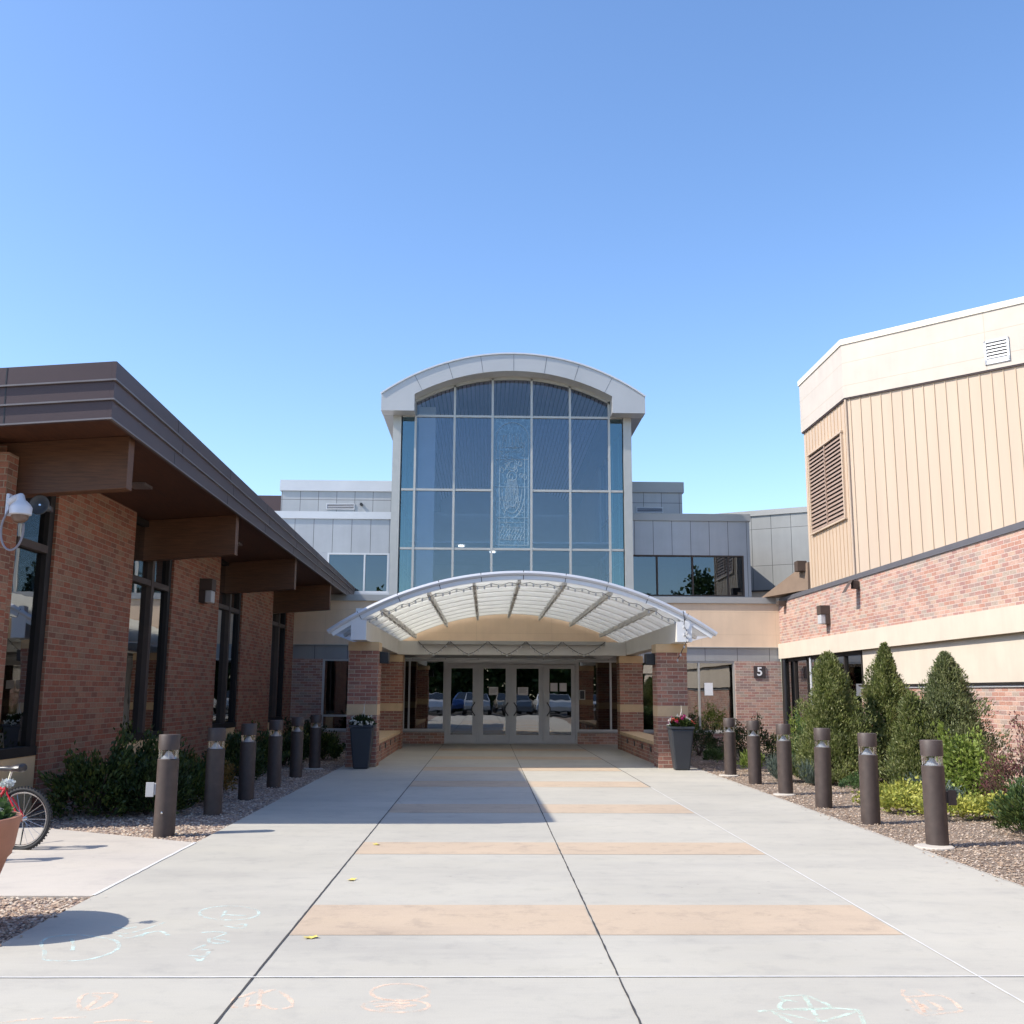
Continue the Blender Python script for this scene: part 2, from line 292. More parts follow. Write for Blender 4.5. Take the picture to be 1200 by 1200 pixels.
# ------------------------------------------------------------ mesh helpers
class MB:
    def __init__(s): s.v = []; s.f = []; s.uvs = []
    def poly(s, pts, uv=None):
        i = len(s.v); s.v += [tuple(p) for p in pts]; s.f.append(tuple(range(i, i + len(pts))))
        if uv is None:
            n = Vector((0, 0, 0))
            for a in range(len(pts)):
                p, q = Vector(pts[a]), Vector(pts[(a + 1) % len(pts)]); n += p.cross(q)
            n = n.normalized() if n.length > 1e-12 else Vector((0, 0, 1))
            if abs(n.z) > .75: uv = [(p[0], p[1]) for p in pts]
            else:
                t = Vector((-n.y, n.x, 0)).normalized()
                if abs(t.x) >= abs(t.y):
                    if t.x < 0: t = -t
                elif t.y < 0: t = -t
                uv = [(p[0] * t.x + p[1] * t.y, p[2]) for p in pts]
        s.uvs += uv
        return s
    def hexa(s, b, t):           # bottom four, top four (ccw from above)
        s.poly(b[::-1]); s.poly(t)
        for i in range(4):
            j = (i + 1) % 4; s.poly([b[i], b[j], t[j], t[i]])
        return s
    def box(s, x0, x1, y0, y1, z0, z1):
        b = [(x0, y0, z0), (x1, y0, z0), (x1, y1, z0), (x0, y1, z0)]
        return s.hexa(b, [(p[0], p[1], z1) for p in b])
    def obox(s, c, d, l, w, z0, z1):   # oriented: starts at c, goes l along unit d, width w to the left
        d = Vector((d[0], d[1], 0)).normalized(); n = Vector((-d.y, d.x, 0)); c = Vector((c[0], c[1], 0))
        p = [c, c + d * l, c + d * l + n * w, c + n * w]
        if w < 0: p = p[::-1]
        return s.hexa([(q.x, q.y, z0) for q in p], [(q.x, q.y, z1) for q in p])
    def lathe(s, prof, n=24, c=(0, 0, 0), cap=True):
        ring = []
        for (r, z) in prof:
            ring.append([(c[0] + r * math.cos(2 * math.pi * k / n), c[1] + r * math.sin(2 * math.pi * k / n), c[2] + z) for k in range(n)])
        for a in range(len(ring) - 1):
            for k in range(n):
                j = (k + 1) % n; s.poly([ring[a][k], ring[a][j], ring[a + 1][j], ring[a + 1][k]])
        if cap:
            if prof[0][0] > 1e-4: s.poly(ring[0][::-1])
            if prof[-1][0] > 1e-4: s.poly(ring[-1])
        return s
    def tube(s, pts, r, n=8, closed=False):
        pts = [Vector(p) for p in pts]; L = len(pts); rings = []
        rr = r if isinstance(r, (list, tuple)) else [r] * L
        prevu = None
        for i, p in enumerate(pts):
            a = pts[(i - 1) % L] if (closed or i > 0) else p; b = pts[(i + 1) % L] if (closed or i < L - 1) else p
            t = (b - a).normalized()
            if prevu is None:
                u = t.cross(Vector((0, 0, 1)));
                if u.length < .1: u = t.cross(Vector((0, 1, 0)))
            else: u = prevu - t * prevu.dot(t)
            u.normalize(); prevu = u; w = t.cross(u)
            rings.append([tuple(p + (u * math.cos(2 * math.pi * k / n) + w * math.sin(2 * math.pi * k / n)) * rr[i]) for k in range(n)])
        for i in range(L if closed else L - 1):
            A, B = rings[i], rings[(i + 1) % L]
            for k in range(n): j = (k + 1) % n; s.poly([A[k], A[j], B[j], B[k]])
        if not closed: s.poly(rings[0][::-1]); s.poly(rings[-1])
        return s
    def extrude_y(s, pts, y0, y1):    # pts = (x,z) polygon, may be concave -> n-gon
        a = [(p[0], y0, p[1]) for p in pts]; b = [(p[0], y1, p[1]) for p in pts]
        s.poly(a); s.poly(b[::-1])
        for i in range(len(pts)): j = (i + 1) % len(pts); s.poly([a[j], a[i], b[i], b[j]])
        return s
    def mesh(s, name, off=(0, 0, 0)):
        me = bpy.data.meshes.new(name)
        me.from_pydata([(v[0] - off[0], v[1] - off[1], v[2] - off[2]) for v in s.v], [], s.f)
        uvl = me.uv_layers.new(name='UVMap')
        flat = np.array(s.uvs, dtype=np.float32).ravel(); uvl.data.foreach_set('uv', flat)
        bm = bmesh.new(); bm.from_mesh(me); bmesh.ops.remove_doubles(bm, verts=bm.verts, dist=1e-5); bmesh.ops.recalc_face_normals(bm, faces=bm.faces); bm.to_mesh(me); bm.free()
        return me
    def build(s, name, m, parent=None, smooth=False, bevel=0, **tags):
        off = wloc(parent) if parent else (Vector(tags.pop('at')) if 'at' in tags else Vector((0, 0, 0)))
        o = bpy.data.objects.new(name, s.mesh(name, off)); COL.objects.link(o)
        o.data.materials.append(m)
        if parent: o.parent = parent
        else: o.location = off
        if smooth:
            o.data.polygons.foreach_set('use_smooth', [True] * len(o.data.polygons)); o.data.set_sharp_from_angle(angle=R(40))
        if bevel:
            bv = o.modifiers.new('bevel', 'BEVEL'); bv.width = bevel; bv.segments = 2; bv.limit_method = 'ANGLE'
        tag(o, **tags); return o
def wloc(o):
    v = Vector((0, 0, 0))
    while o: v += o.location; o = o.parent
    return v
def tag(o, label=None, cat=None, group=None, kind=None):
    if label: o['label'] = label
    if cat: o['category'] = cat
    if group: o['group'] = group
    if kind: o['kind'] = kind
    return o
def thing(name, loc, label, cat, group=None, rz=0):
    o = bpy.data.objects.new(name, None); COL.objects.link(o); o.location = loc; o.rotation_euler.z = rz
    o.empty_display_size = .2
    return tag(o, label, cat, group)
def copytree(o, loc=None, rz=None, label=None, parent=None):
    c = o.copy(); COL.objects.link(c); c.parent = parent
    if loc is not None: c.location = loc
    if rz is not None: c.rotation_euler.z = rz
    if label: c['label'] = label
    for ch in o.children: copytree(ch, parent=c)
    return c
def B(): return MB()

# leaves: many small two-triangle blades, built with numpy
def leaves_mesh(name, P, D, L, Wd, bend=0.25):
    n = len(P); D = D / np.linalg.norm(D, axis=1)[:, None]
    rnd = rng.normal(size=(n, 3)); U = np.cross(D, rnd); U /= np.linalg.norm(U, axis=1)[:, None]; Nn = np.cross(U, D)
    L = np.broadcast_to(L, (n,))[:, None] * rng.uniform(.6, 1.3, (n, 1)); Wd = np.broadcast_to(Wd, (n,))[:, None] * rng.uniform(.7, 1.2, (n, 1))
    a = P; b = P + D * L * .5 + U * Wd * .5 + Nn * L * bend * .3; c = P + D * L + Nn * L * -bend * .2; d = P + D * L * .5 - U * Wd * .5 + Nn * L * bend * .3
    V = np.stack([a, b, c, d], 1).reshape(-1, 3)
    me = bpy.data.meshes.new(name); me.vertices.add(4 * n); me.vertices.foreach_set('co', V.astype(np.float32).ravel())
    me.loops.add(4 * n); me.loops.foreach_set('vertex_index', np.arange(4 * n, dtype=np.int32))
    me.polygons.add(n); me.polygons.foreach_set('loop_start', np.arange(0, 4 * n, 4, dtype=np.int32)); me.polygons.foreach_set('loop_total', np.full(n, 4, dtype=np.int32))
    me.update(calc_edges=True); return me
def objm(name, me, m, parent=None, loc=(0, 0, 0), **tags):
    o = bpy.data.objects.new(name, me); COL.objects.link(o); me.materials.append(m)
    if parent: o.parent = parent
    else: o.location = loc
    return tag(o, **tags)
# ============================================================ SETTING
def sheet(name, pts, z, m, th=None):
    b = B()
    if th is None: b.poly([(x, y, z) for x, y in pts])
    else:
        b.hexa([(x, y, z - th) for x, y in pts], [(x, y, z) for x, y in pts]) if len(pts) == 4 else None
    return b.build(name, m, kind='structure')
sheet('ground', [(-220, -220), (220, -220), (220, 220), (-220, 220)], -.06, SOIL)
sheet('parking_lot', [(-120, -70), (120, -70), (120, -4.5), (-120, -4.5)], -.03, ASPH)
sheet('walkway', [(-2.98, -4.5), (4.43, -4.5), (4.43, 31.9), (-2.98, 31.9)], 0, WALK, .12)
sheet('gravel_bed', [(-5.95, 11.1), (-2.98, 11.1), (-2.98, 31.9), (-5.95, 31.9)], -.025, GRAV)
sheet('gravel_bed', [(-14, -4.5), (-2.98, -4.5), (-2.98, 8.4), (-14, 8.4)], -.025, GRAV)
sheet('mulch_bed', [(4.43, -4.5), (9.2, -4.5), (9.2, 31.9), (4.43, 31.9)], -.025, MULCH)
b = B(); pp = [(-14, 8.38), (-2.995, 8.3), (-2.995, 11.12), (-5.1, 12.3), (-14, 12.3)]
b.poly([(x, y, -.002) for x, y in pp])
for i in range(5):
    p, q = pp[i], pp[(i + 1) % 5]; b.poly([(p[0], p[1], -.1), (q[0], q[1], -.1), (q[0], q[1], -.002), (p[0], p[1], -.002)])
b.build('side_pavement', PAD, kind='structure')
b = B()
for y0, y1 in [(7.0, 7.95), (10.35, 11.15), (13.8, 14.85), (17.5, 18.6), (21.0, 22.05), (24.5, 25.6), (28.0, 29.1)]:
    for x0, x1 in ((-1.25, .74), (.76, 2.745)): b.poly([(x0, y0, .002), (x1, y0, .002), (x1, y1, .002), (x0, y1, .002)])
b.build('paving_band', BAND, kind='structure')
def wob(b, p, q, w, z, seg=.12, amp=.25):
    p, q = Vector(p), Vector(q); d = q - p; n = max(2, int(d.length / seg)); t = Vector((-d.y, d.x)).normalized()
    prev = None
    for i in range(n + 1):
        c = p + d * i / n; a = w / 2 * (1 + random.uniform(-amp, amp)); e = w / 2 * (1 + random.uniform(-amp, amp))
        cur = ((c + t * a), (c - t * e))
        if prev: b.poly([(prev[1].x, prev[1].y, z), (cur[1].x, cur[1].y, z), (cur[0].x, cur[0].y, z), (prev[0].x, prev[0].y, z)])
        prev = cur
b = B(); wob(b, (-1.26, -4.5), (-1.26, 31.6), 0.012, .0035); wob(b, (.75, -4.5), (.75, 31.6), .010, .0035, .08, .5)
wob(b, (2.76, 17.5), (2.76, 31.6), .014, .0035)
b.build('dark_paving_joint', JOINTD, kind='structure')
b = B(); wob(b, (-14, 6.02), (4.4, 6.0), .016, .005); wob(b, (-2.985, 8.3), (-2.985, 11.1), .03, .0045); wob(b, (2.76, -4.5), (2.76, 17.5), .012, .004)
b.build('white_paving_joint', JOINTW, kind='structure')
b = B(); wob(b, (4.425, -4.5), (4.425, 21.8), .02, .003, .2, .6); b.build('walkway_edge', PAD, kind='structure')

# loose stone and bark chips on the beds
def chips(name, n, xr, yr, m, size, test):
    P = []
    x = rng.uniform(xr[0], xr[1], n); y = yr[0] + (yr[1] - yr[0]) * rng.uniform(0, 1, n) ** 1.6
    keep = np.array([test(a, c) for a, c in zip(x, y)]); x = x[keep]; y = y[keep]; k = len(x)
    s = size * rng.uniform(.5, 1.4, k); ang = rng.uniform(0, 6.28, k)
    V = np.zeros((k, 5, 3)); base = np.array([[1, .5], [-1, .55], [-1, -.5], [1, -.45]])
    for i in range(4):
        bx = base[i, 0] * s * rng.uniform(.7, 1.2, k); by = base[i, 1] * s * rng.uniform(.7, 1.2, k)
        V[:, i, 0] = x + bx * np.cos(ang) - by * np.sin(ang); V[:, i, 1] = y + bx * np.sin(ang) + by * np.cos(ang)
        V[:, i, 2] = -.022 + rng.uniform(0, .012, k) + np.where((x > -2.98) & (x < 4.43), .023, 0)
    V[:, 4, 0] = x; V[:, 4, 1] = y; V[:, 4, 2] = -.02 + s * rng.uniform(.5, 1.0, k) + np.where((x > -2.98) & (x < 4.43), .023, 0)
    F4 = (np.arange(k)[:, None, None] * 5 + np.array([[0, 1, 4], [1, 2, 4], [2, 3, 4], [3, 0, 4]])[None]).reshape(-1, 3)
    me = bpy.data.meshes.new(name); me.vertices.add(5 * k); me.vertices.foreach_set('co', V.astype(np.float32).ravel())
    nf = len(F4); me.loops.add(3 * nf); me.loops.foreach_set('vertex_index', F4.astype(np.int32).ravel())
    me.polygons.add(nf); me.polygons.foreach_set('loop_start', np.arange(0, 3 * nf, 3, dtype=np.int32)); me.polygons.foreach_set('loop_total', np.full(nf, 3, dtype=np.int32))
    me.update(calc_edges=True); return me
def chipmat(name, cs):
    m, n, b, o = mat(name); ge = N(n, 'ShaderNodeNewGeometry')
    n.links.new(ramp(n, [(i / len(cs), c) for i, c in enumerate(cs)], ge.outputs['Random Per Island'], 'CONSTANT'), b.inputs['Base Color'])
    b.inputs['Roughness'].default_value = .9; return m
CH1 = chipmat('stone_chips', [(.42, .32, .24), (.54, .46, .37), (.30, .2, .14), (.40, .29, .21), (.27, .19, .14), (.5, .39, .29)])
CH2 = chipmat('bark_chips', [(.33, .235, .165), (.43, .335, .25), (.25, .17, .115), (.50, .41, .33), (.37, .265, .18), (.30, .245, .19)])
me = chips('gravel_chips', 12000, (-6, -2.86), (6.2, 8.35), CH1, .014, lambda a, c: a < -2.99 or random.random() < .02)
objm('gravel_chips', me, CH1, label='loose pink and grey stone chips by the terracotta pot', cat='gravel', kind='stuff')
me = chips('gravel_chips', 14000, (-5.8, -2.99), (11.1, 26), CH1, .015, lambda a, c: a < -2.99 and (a > -5.1 or c > 12.35) and c > 11.13 - (a + 2.98) * .56)
objm('gravel_chips', me, CH1, label='loose stone chips around the left row of bollards', cat='gravel', kind='stuff')
me = chips('bark_chips', 42000, (4.28, 9.1), (8, 29), CH2, .012, lambda a, c: a > 4.42 or random.random() < .05 + .4 * max(0, a - 4.39) / .03)
objm('bark_chips', me, CH2, label='brown bark and stone chips covering the right planting bed', cat='mulch', kind='stuff')

# ============================================================ LEFT BRICK WING
XL = -5.9
wing = thing('brick_wing', (-5.9, 12.1, 0), 'low brick wing with deep dark bronze fascia, wooden beams and tall narrow windows', 'building')
def ztop(y): return 5.28 - (y - 11.46) / 22.1 * .42
def zbot(y): return 4.60 - (y - 11.46) / 22.1 * .15
w = B()
piers = [(14.02, 17.15), (19.38, 22.75), (24.95, 28.5), (30.6, 33.3)]
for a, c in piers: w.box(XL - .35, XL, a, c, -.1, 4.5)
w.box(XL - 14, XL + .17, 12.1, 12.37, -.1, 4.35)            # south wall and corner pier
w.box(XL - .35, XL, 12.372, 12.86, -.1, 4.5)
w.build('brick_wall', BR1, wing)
win = [(12.86, 14.02), (17.15, 19.38), (22.75, 24.95), (28.5, 30.6)]
for i, (a, c) in enumerate(win):
    p = B().box(XL - .28, XL - .03, a + .001, c - .001, -.1, .70); p.build('panel', WINGP, wing)
    xf = XL - .06
    fr = B(); fr.box(xf - .12, xf + .04, a + .002, c - .002, .70, .82)
    fr.box(xf - .12, xf + .02, a + .002, a + .09, .82, 4.47); fr.box(xf - .12, xf + .02, c - .16, c - .002, .82, 4.47)
    fr.box(xf - .12, xf + .02, a + .09, c - .16, 4.37, 4.47)
    wo_ = fr.build('window', DARKF, wing)
    mid = (a + c) / 2
    if i:
        B().box(xf - .12, xf + .045, mid - .07, mid + .07, .822, 4.47).build('mullion', MULL, wo_)
        spans = [(a + .09, mid - .07), (mid + .07, c - .16)]
    else: spans = [(a + .09, c - .16)]
    tr = B()
    for s0, s1 in spans: tr.box(xf - .10, xf + .035, s0, s1, 3.36, 3.46)
    tr.build('transom', MULL, wo_)
    for s0, s1 in spans:
        B().box(xf - .06, xf - .045, s0, s1, .82, 3.36).build('pane', GLASSD, wo_)
        B().box(xf - .06, xf - .045, s0, s1, 3.46, 4.37).build('pane', GLASSD, wo_)
# dim rooms behind the glass
b = B(); b.box(XL - 7, XL - .5, 12.5, 33.2, -.05, .0); b.build('floor', INTF, wing)
b = B(); b.box(XL - 7.2, XL - 7, 12.5, 33.2, 0, 4.2); b.box(XL - 7, XL - .4, 12.4, 12.5, 0, 4.2)
for y in (15.6, 21.1, 26.7): b.box(XL - 7, XL - .36, y - .06, y + .06, 0, 4.2)
b.build('partition', INTW, wing)
SL = .075
def rz_(x, z): return z - (-4.31 - x) * SL                     # roof falls away to the west
# roof slab, fascia boards
XF = -4.31; YA, YB, XW = 11.46, 33.6, -20
rf = B()
rf.hexa([(XW, YA + .03, rz_(XW, zbot(YA) + .12)), (XF - .03, YA + .03, zbot(YA) + .12), (XF - .03, YB, zbot(YB) + .12), (XW, YB, rz_(XW, zbot(YB) + .12))],
        [(XW, YA + .03, rz_(XW, ztop(YA) - .04)), (XF - .03, YA + .03, ztop(YA) - .04), (XF - .03, YB, ztop(YB) - .04), (XW, YB, rz_(XW, ztop(YB) - .04))])
roof = rf.build('roof', ROOFM, wing)
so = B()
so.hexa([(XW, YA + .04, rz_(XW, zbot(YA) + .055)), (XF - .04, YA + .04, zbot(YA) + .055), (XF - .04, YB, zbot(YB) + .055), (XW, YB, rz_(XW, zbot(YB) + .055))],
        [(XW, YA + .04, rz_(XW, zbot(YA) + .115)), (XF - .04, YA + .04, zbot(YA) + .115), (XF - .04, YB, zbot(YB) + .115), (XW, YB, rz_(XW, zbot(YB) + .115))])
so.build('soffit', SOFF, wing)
fa = B(); lip = B(); seams = []
for k in range(3):
    f0, f1 = k / 3, (k + 1) / 3; o_ = .014 * k
    def zz(y, f): return zbot(y) * (1 - f) + ztop(y) * f
    # east face board
    xo = XF + o_
    fa.hexa([(xo - .05, YA - o_, zz(YA, f0)), (xo, YA - o_, zz(YA, f0)), (xo, YB, zz(YB, f0)), (xo - .05, YB, zz(YB, f0))],
            [(xo - .05, YA - o_, zz(YA, f1)), (xo, YA - o_, zz(YA, f1)), (xo, YB, zz(YB, f1)), (xo - .05, YB, zz(YB, f1))])
    yo = YA - o_
    fa.hexa([(XW, yo, rz_(XW, zz(YA, f0))), (xo - .051, yo, rz_(xo - .051, zz(YA, f0))), (xo - .051, yo + .05, rz_(xo - .051, zz(YA, f0))), (XW, yo + .05, rz_(XW, zz(YA, f0)))],
            [(XW, yo, rz_(XW, zz(YA, f1))), (xo - .051, yo, rz_(xo - .051, zz(YA, f1))), (xo - .051, yo + .05, rz_(xo - .051, zz(YA, f1))), (XW, yo + .05, rz_(XW, zz(YA, f1)))])
    q = .014
    for (za, zb2, ll) in ((-.001, .018, lip),):
        xx = xo + q; yy = yo - q
        ll.hexa([(xo - .02, yy, zz(YA, f0) + za), (xx, yy, zz(YA, f0) + za), (xx, YB, zz(YB, f0) + za), (xo - .02, YB, zz(YB, f0) + za)],
                [(xo - .02, yy, zz(YA, f0) + zb2), (xx, yy, zz(YA, f0) + zb2), (xx, YB, zz(YB, f0) + zb2), (xo - .02, YB, zz(YB, f0) + zb2)])
        ll.hexa([(XW, yy, rz_(XW, zz(YA, f0)) + za), (xo - .021, yy, zz(YA, f0) + za), (xo - .021, yo + .02, zz(YA, f0) + za), (XW, yo + .02, rz_(XW, zz(YA, f0)) + za)],
                [(XW, yy, rz_(XW, zz(YA, f0)) + zb2), (xo - .021, yy, zz(YA, f0) + zb2), (xo - .021, yo + .02, zz(YA, f0) + zb2), (XW, yo + .02, rz_(XW, zz(YA, f0)) + zb2)])
    for j in range(8):
        y = YA + 2.4 + j * 2.95 + (.3 if k % 2 else 0)
        if y < YB: seams.append((xo - .01, xo + .003, y, y + .014, zz(y, f0) + .02, zz(y, f1) - .002))
    for j in range(5):
        x = XF - 1.22 - j * 3.0
        seams.append((x, x + .014, yo - .003, yo + .01, rz_(x, zz(YA, f0)) + .02, rz_(x, zz(YA, f1)) - .002))
fas = fa.build('fascia', BRONZE, wing); lip.build('drip_edge', LIP, fas); [B().box(*q).build('fascia_joint', BLACK, fas) for q in seams]
# glulam beams carrying the eave
for yc, zb in ((12.5, 3.98), (18.02, 3.90), (23.7, 3.86), (29.1, 3.81)):
    x0, x1 = -9.0, -4.42; y0, y1 = yc - .1, yc + .1
    zt = zbot(yc) + .05
    B().hexa([(x0, y0, zb - (x1 - x0) * SL), (x1, y0, zb), (x1, y1, zb), (x0, y1, zb - (x1 - x0) * SL)],
             [(x0, y0, zt - (x1 - x0) * SL), (x1, y0, zt), (x1, y1, zt), (x0, y1, zt - (x1 - x0) * SL)]).build('roof_beam', BEAM, wing, bevel=.008)
for y in (15.1, 20.9):
    z = rz_(-5.19, zbot(y)) + .03
    B().box(-5.32, -5.05, y - .18, y + .18, z - .01, z + .03).build('soffit_vent', LIP, wing)

# ============================================================ RIGHT BRICK HALL
XR = 9.1
hall = thing('brick_hall', (9.1, 25, 0), 'tall building of pink brick with cream bands and a tan ribbed metal upper storey', 'building')
YE = 4.0
w = B()
w.box(XR, XR + .4, YE, 24.95, -.1, 1.68)
B().box(XR, XR + .4, YE, 31.7, 3.06, 4.33).build('brick_wall', BR2, hall)
w.box(XR + .02, XR + .4, 24.951, 31.7, -.1, .30)
w.build('brick_wall', BR2, hall)
B().box(XR - .07, XR + .4, YE, 31.69, 2.60, 3.055).build('band_course', CREAM, hall)
B().box(XR + .05, XR + .4, YE, 24.9, 1.76, 2.598).build('stucco_panel', CREAM, hall)
led = B().box(XR - .06, XR + .3, YE, 24.97, 1.725, 1.765).build('ledge', DARKF, hall)
B().box(XR - .03, XR + .3, YE, 24.96, 1.68, 1.722).build('ledge_flashing', PALE, hall)
B().box(XR - .03, XR + .45, YE, 31.55, 4.33, 4.45).build('parapet_cap', plain('parapet_grey', (.11, .105, .115), .5, .06, 2), hall)
B().box(XR + .42, 20, YE, 31.6, 4.2, 4.32).build('roof', ROOFM, hall)
# storefront
sf = B(); sf.box(XR + .001, XR + .3, 31.54, 31.69, -.1, 2.598)
for y in (24.98, 26.2, 27.75, 29.3, 30.5, 31.5): sf.box(XR + .05, XR + .17, y - .04, y + .04, .30, 2.598)
sf.box(XR + .05, XR + .17, 24.98, 31.5, .30, .38); sf.box(XR + .05, XR + .17, 24.98, 31.5, 2.50, 2.598)
so_ = sf.build('storefront', DARKF, hall)
for a, c in ((25.02, 26.16), (26.24, 27.71), (27.79, 29.26), (29.34, 30.46), (30.54, 31.46)):
    B().box(XR + .10, XR + .115, a, c, .38, 2.50).build('pane', GLASSD, so_)
B().tube([(XR - .02, 31.25, .05), (XR - .02, 31.25, 2.58)], .06, 12).build('downpipe', BLACK, hall, smooth=True)
B().tube([(XR + .03, 28.9, .35), (XR + .03, 28.9, 2.55)], .035, 8).build('mullion', PALE, so_)
b = B(); b.box(XR + 6, XR + 6.1, 20, 31.6, 0, 2.6); b.box(XR + .4, XR + 6, 24.9, 25, 0, 2.6); b.build('partition', INTW, hall)
b = B(); b.box(XR + .4, XR + 6, 25, 31.6, -.05, .02); b.build('floor', INTF, hall)
B().box(XR + .2, XR + 6, 24.9, 31.6, 2.61, 2.7).build('ceiling', INTW, hall)
# metal-clad upper storey: one facet along the walk, one at 45 degrees
XU = 9.3; CO = Vector((XU, 25.5)); DG = Vector((.722, -.692)).normalized()
LG = 13.0; NB = Vector((-DG.y, DG.x)) ; NB = NB if NB.x > 0 else -NB        # into the building
up_ = B()
P0, P1, P2 = Vector((XU, 29.1)), CO, CO + DG * LG
P3 = P2 + Vector((10, 6)); P4 = Vector((20, 29.1))
def prism(b, pts, z0, z1):
    n = len(pts); b.poly([(p[0], p[1], z1) for p in pts]); b.poly([(p[0], p[1], z0) for p in pts[::-1]])
    for i in range(n):
        p, q = pts[i], pts[(i + 1) % n]; b.poly([(p[0], p[1], z0), (q[0], q[1], z0), (q[0], q[1], z1), (p[0], p[1], z1)])
prism(up_, [P1, P2, P3, P4, P0], 4.3, 9.13)
ust = up_.build('ribbed_cladding', TANPANEL, hall)
rb = B()
k = 0
t = .10
while t < LG:
    c = CO + DG * t; rb.obox((c.x, c.y), DG, .018, -.017, 4.3, 9.10); t += .268
t = .14
while t < 3.5:
    y = 25.5 + t
    rb.box(XU - .018, XU + .002, y, y + .02, 4.3, 9.10) if not (25.78 < y < 28.74) else (rb.box(XU - .018, XU + .002, y, y + .02, 4.3, 6.0), rb.box(XU - .018, XU + .002, y, y + .02, 8.36, 9.10))
    t += .268
rb.build('standing_ribs', plain('tan_rib', (.50, .37, .25), .5, .04, 2), ust)
pa = B()
off = Vector((-.05, 0)); DO = -NB * .07
Q0, Q1 = Vector((XU - .07, 29.12)), Vector((XU - .07, 25.47)); Q2 = P2 + DO
prism(pa, [Q1, Q2, P3, P4 + Vector((0, .02)), Q0], 9.12, 10.55)
par = pa.build('parapet', CREAMMETAL, hall)
cp_ = B(); DO2 = -NB * .10
prism(cp_, [Vector((XU - .10, 25.46)), P2 + DO2, P3, P4 + Vector((0, .05)), Vector((XU - .10, 29.15))], 10.55, 10.70)
cp_.build('coping', plain('cream_coping', (.70, .64, .54), .5, .03, 2), par)
dk = B(); prism(dk, [Vector((XU - .05, 25.48)), P2 - NB * .05, P3, P4, Vector((XU - .05, 29.11))], 9.085, 9.118); dk.build('parapet_shadow_gap', BRONZE, par)
# corner trim
B().tube([(XU - .02, 25.5, 4.35), (XU - .02, 25.5, 9.08)], .035, 8).build('corner_trim', TANPANEL, ust)
# big louvre on the west facet
lv = B(); y0, y1, z0, z1 = 25.85, 28.68, 6.05, 8.3
lv.box(XU - .06, XU + .02, y0, y0 + .08, z0, z1); lv.box(XU - .06, XU + .02, y1 - .08, y1, z0, z1); lv.box(XU - .075, XU + .02, y0 - .02, y1 + .02, z0 - .05, z0); lv.box(XU - .075, XU + .02, y0 - .02, y1 + .02, z1, z1 + .05)
lo = lv.build('louvre', TANPANEL, hall)
B().box(XU - .012, XU - .004, y0 + .08, y1 - .08, z0, z1).build('louvre_recess', BLACK, lo)
bl = B()
for i in range(20):
    z = z0 + .03 + i * (z1 - z0 - .04) / 20
    bl.poly([(XU - .05, y0 + .08, z), (XU - .05, y1 - .08, z), (XU - .014, y1 - .08, z + .07), (XU - .014, y0 + .08, z + .07)])
    bl.poly([(XU - .05, y1 - .08, z - .012), (XU - .05, y0 + .08, z - .012), (XU - .05, y0 + .08, z), (XU - .05, y1 - .08, z)][::-1])
bl.box(XU - .055, XU - .013, (y0 + y1) / 2 - .03, (y0 + y1) / 2 + .03, z0, z1)
bl.build('louvre_blades', plain('louvre_brown', (.30, .21, .16), .5, .05, 3), lo)
# small parapet vent
def diag(s, n, z): p = CO + DG * s - NB * (.07 + n); return (p.x, p.y, z)
v = B(); s0, s1 = 3.5, 4.06; z0, z1 = 9.24, 9.82
for a, c, e, f in ((s0, s1, z1 - .05, z1), (s0, s1, z0, z0 + .12), (s0, s0 + .05, z0, z1), (s1 - .05, s1, z0, z1)):
    v.hexa([diag(a, .03, e), diag(c, .03, e), diag(c, -.01, e), diag(a, -.01, e)], [diag(a, .03, f), diag(c, .03, f), diag(c, -.01, f), diag(a, -.01, f)])
ve = v.build('vent', PALE, hall)
v = B(); v.poly([diag(s0, .004, z0), diag(s1, .004, z0), diag(s1, .004, z1), diag(s0, .004, z1)]); v.build('vent_recess', BLACK, ve)
v = B()
for i in range(5):
    z = z0 + .14 + i * .078
    v.poly([diag(s0 + .05, .03, z), diag(s1 - .05, .03, z), diag(s1 - .05, .006, z + .05), diag(s0 + .05, .006, z + .05)])
v.build('vent_blades', PALE, ve)
# lean-to roof and box light seen behind the parapet
B().hexa([(8.6, 31.9, 4.5), (9.25, 29.2, 4.5), (9.6, 29.2, 4.5), (9.6, 31.9, 4.5)], [(8.9, 31.9, 4.6), (9.27, 29.2, 5.3), (9.6, 29.2, 5.3), (9.6, 31.9, 4.6)]).build('lean_to_roof', plain('brown_roof', (.20, .14, .10), .7, .08, 3), hall)
b = B(); b.box(9.0, 9.28, 29.3, 29.6, 5.05, 5.35); b.build('roof_lamp', MULL, hall, bevel=.01)

# ============================================================ ENTRANCE BUILDING
YW = 31.7
ent = thing('entrance_building', (.8, YW, 0), 'grey metal and tan stone entrance building with a tall vaulted glass hall', 'building')
w = B(); w.box(-5.9, XR, YW, YW + .3, 2.93, 4.30)
w.build('tan_wall', TAN, ent)
B().box(-5.9, XR - .1, YW - .06, YW + .4, 4.30, 4.49).build('coping', TRIM, ent)
w = B(); w.box(-5.9, XR, YW + .03, YW + .3, 2.52, 2.927); w.build('grey_band', GREYL, ent)
B().box(-5.9, XR, YW - .03, YW + .3, 2.925, 2.955).build('drip_edge', TRIM, ent)
w = B()
w.box(7.67, XR, YW, YW + .3, -.1, 2.518); w.box(2.80, 7.67, YW, YW + .3, -.1, .34); w.box(-4.98, -1.24, YW, YW + .3, -.1, .34)
w.box(-5.9, -4.98, YW, YW + .3, -.1, 2.518)
w.build('brick_wall', BR2, ent)
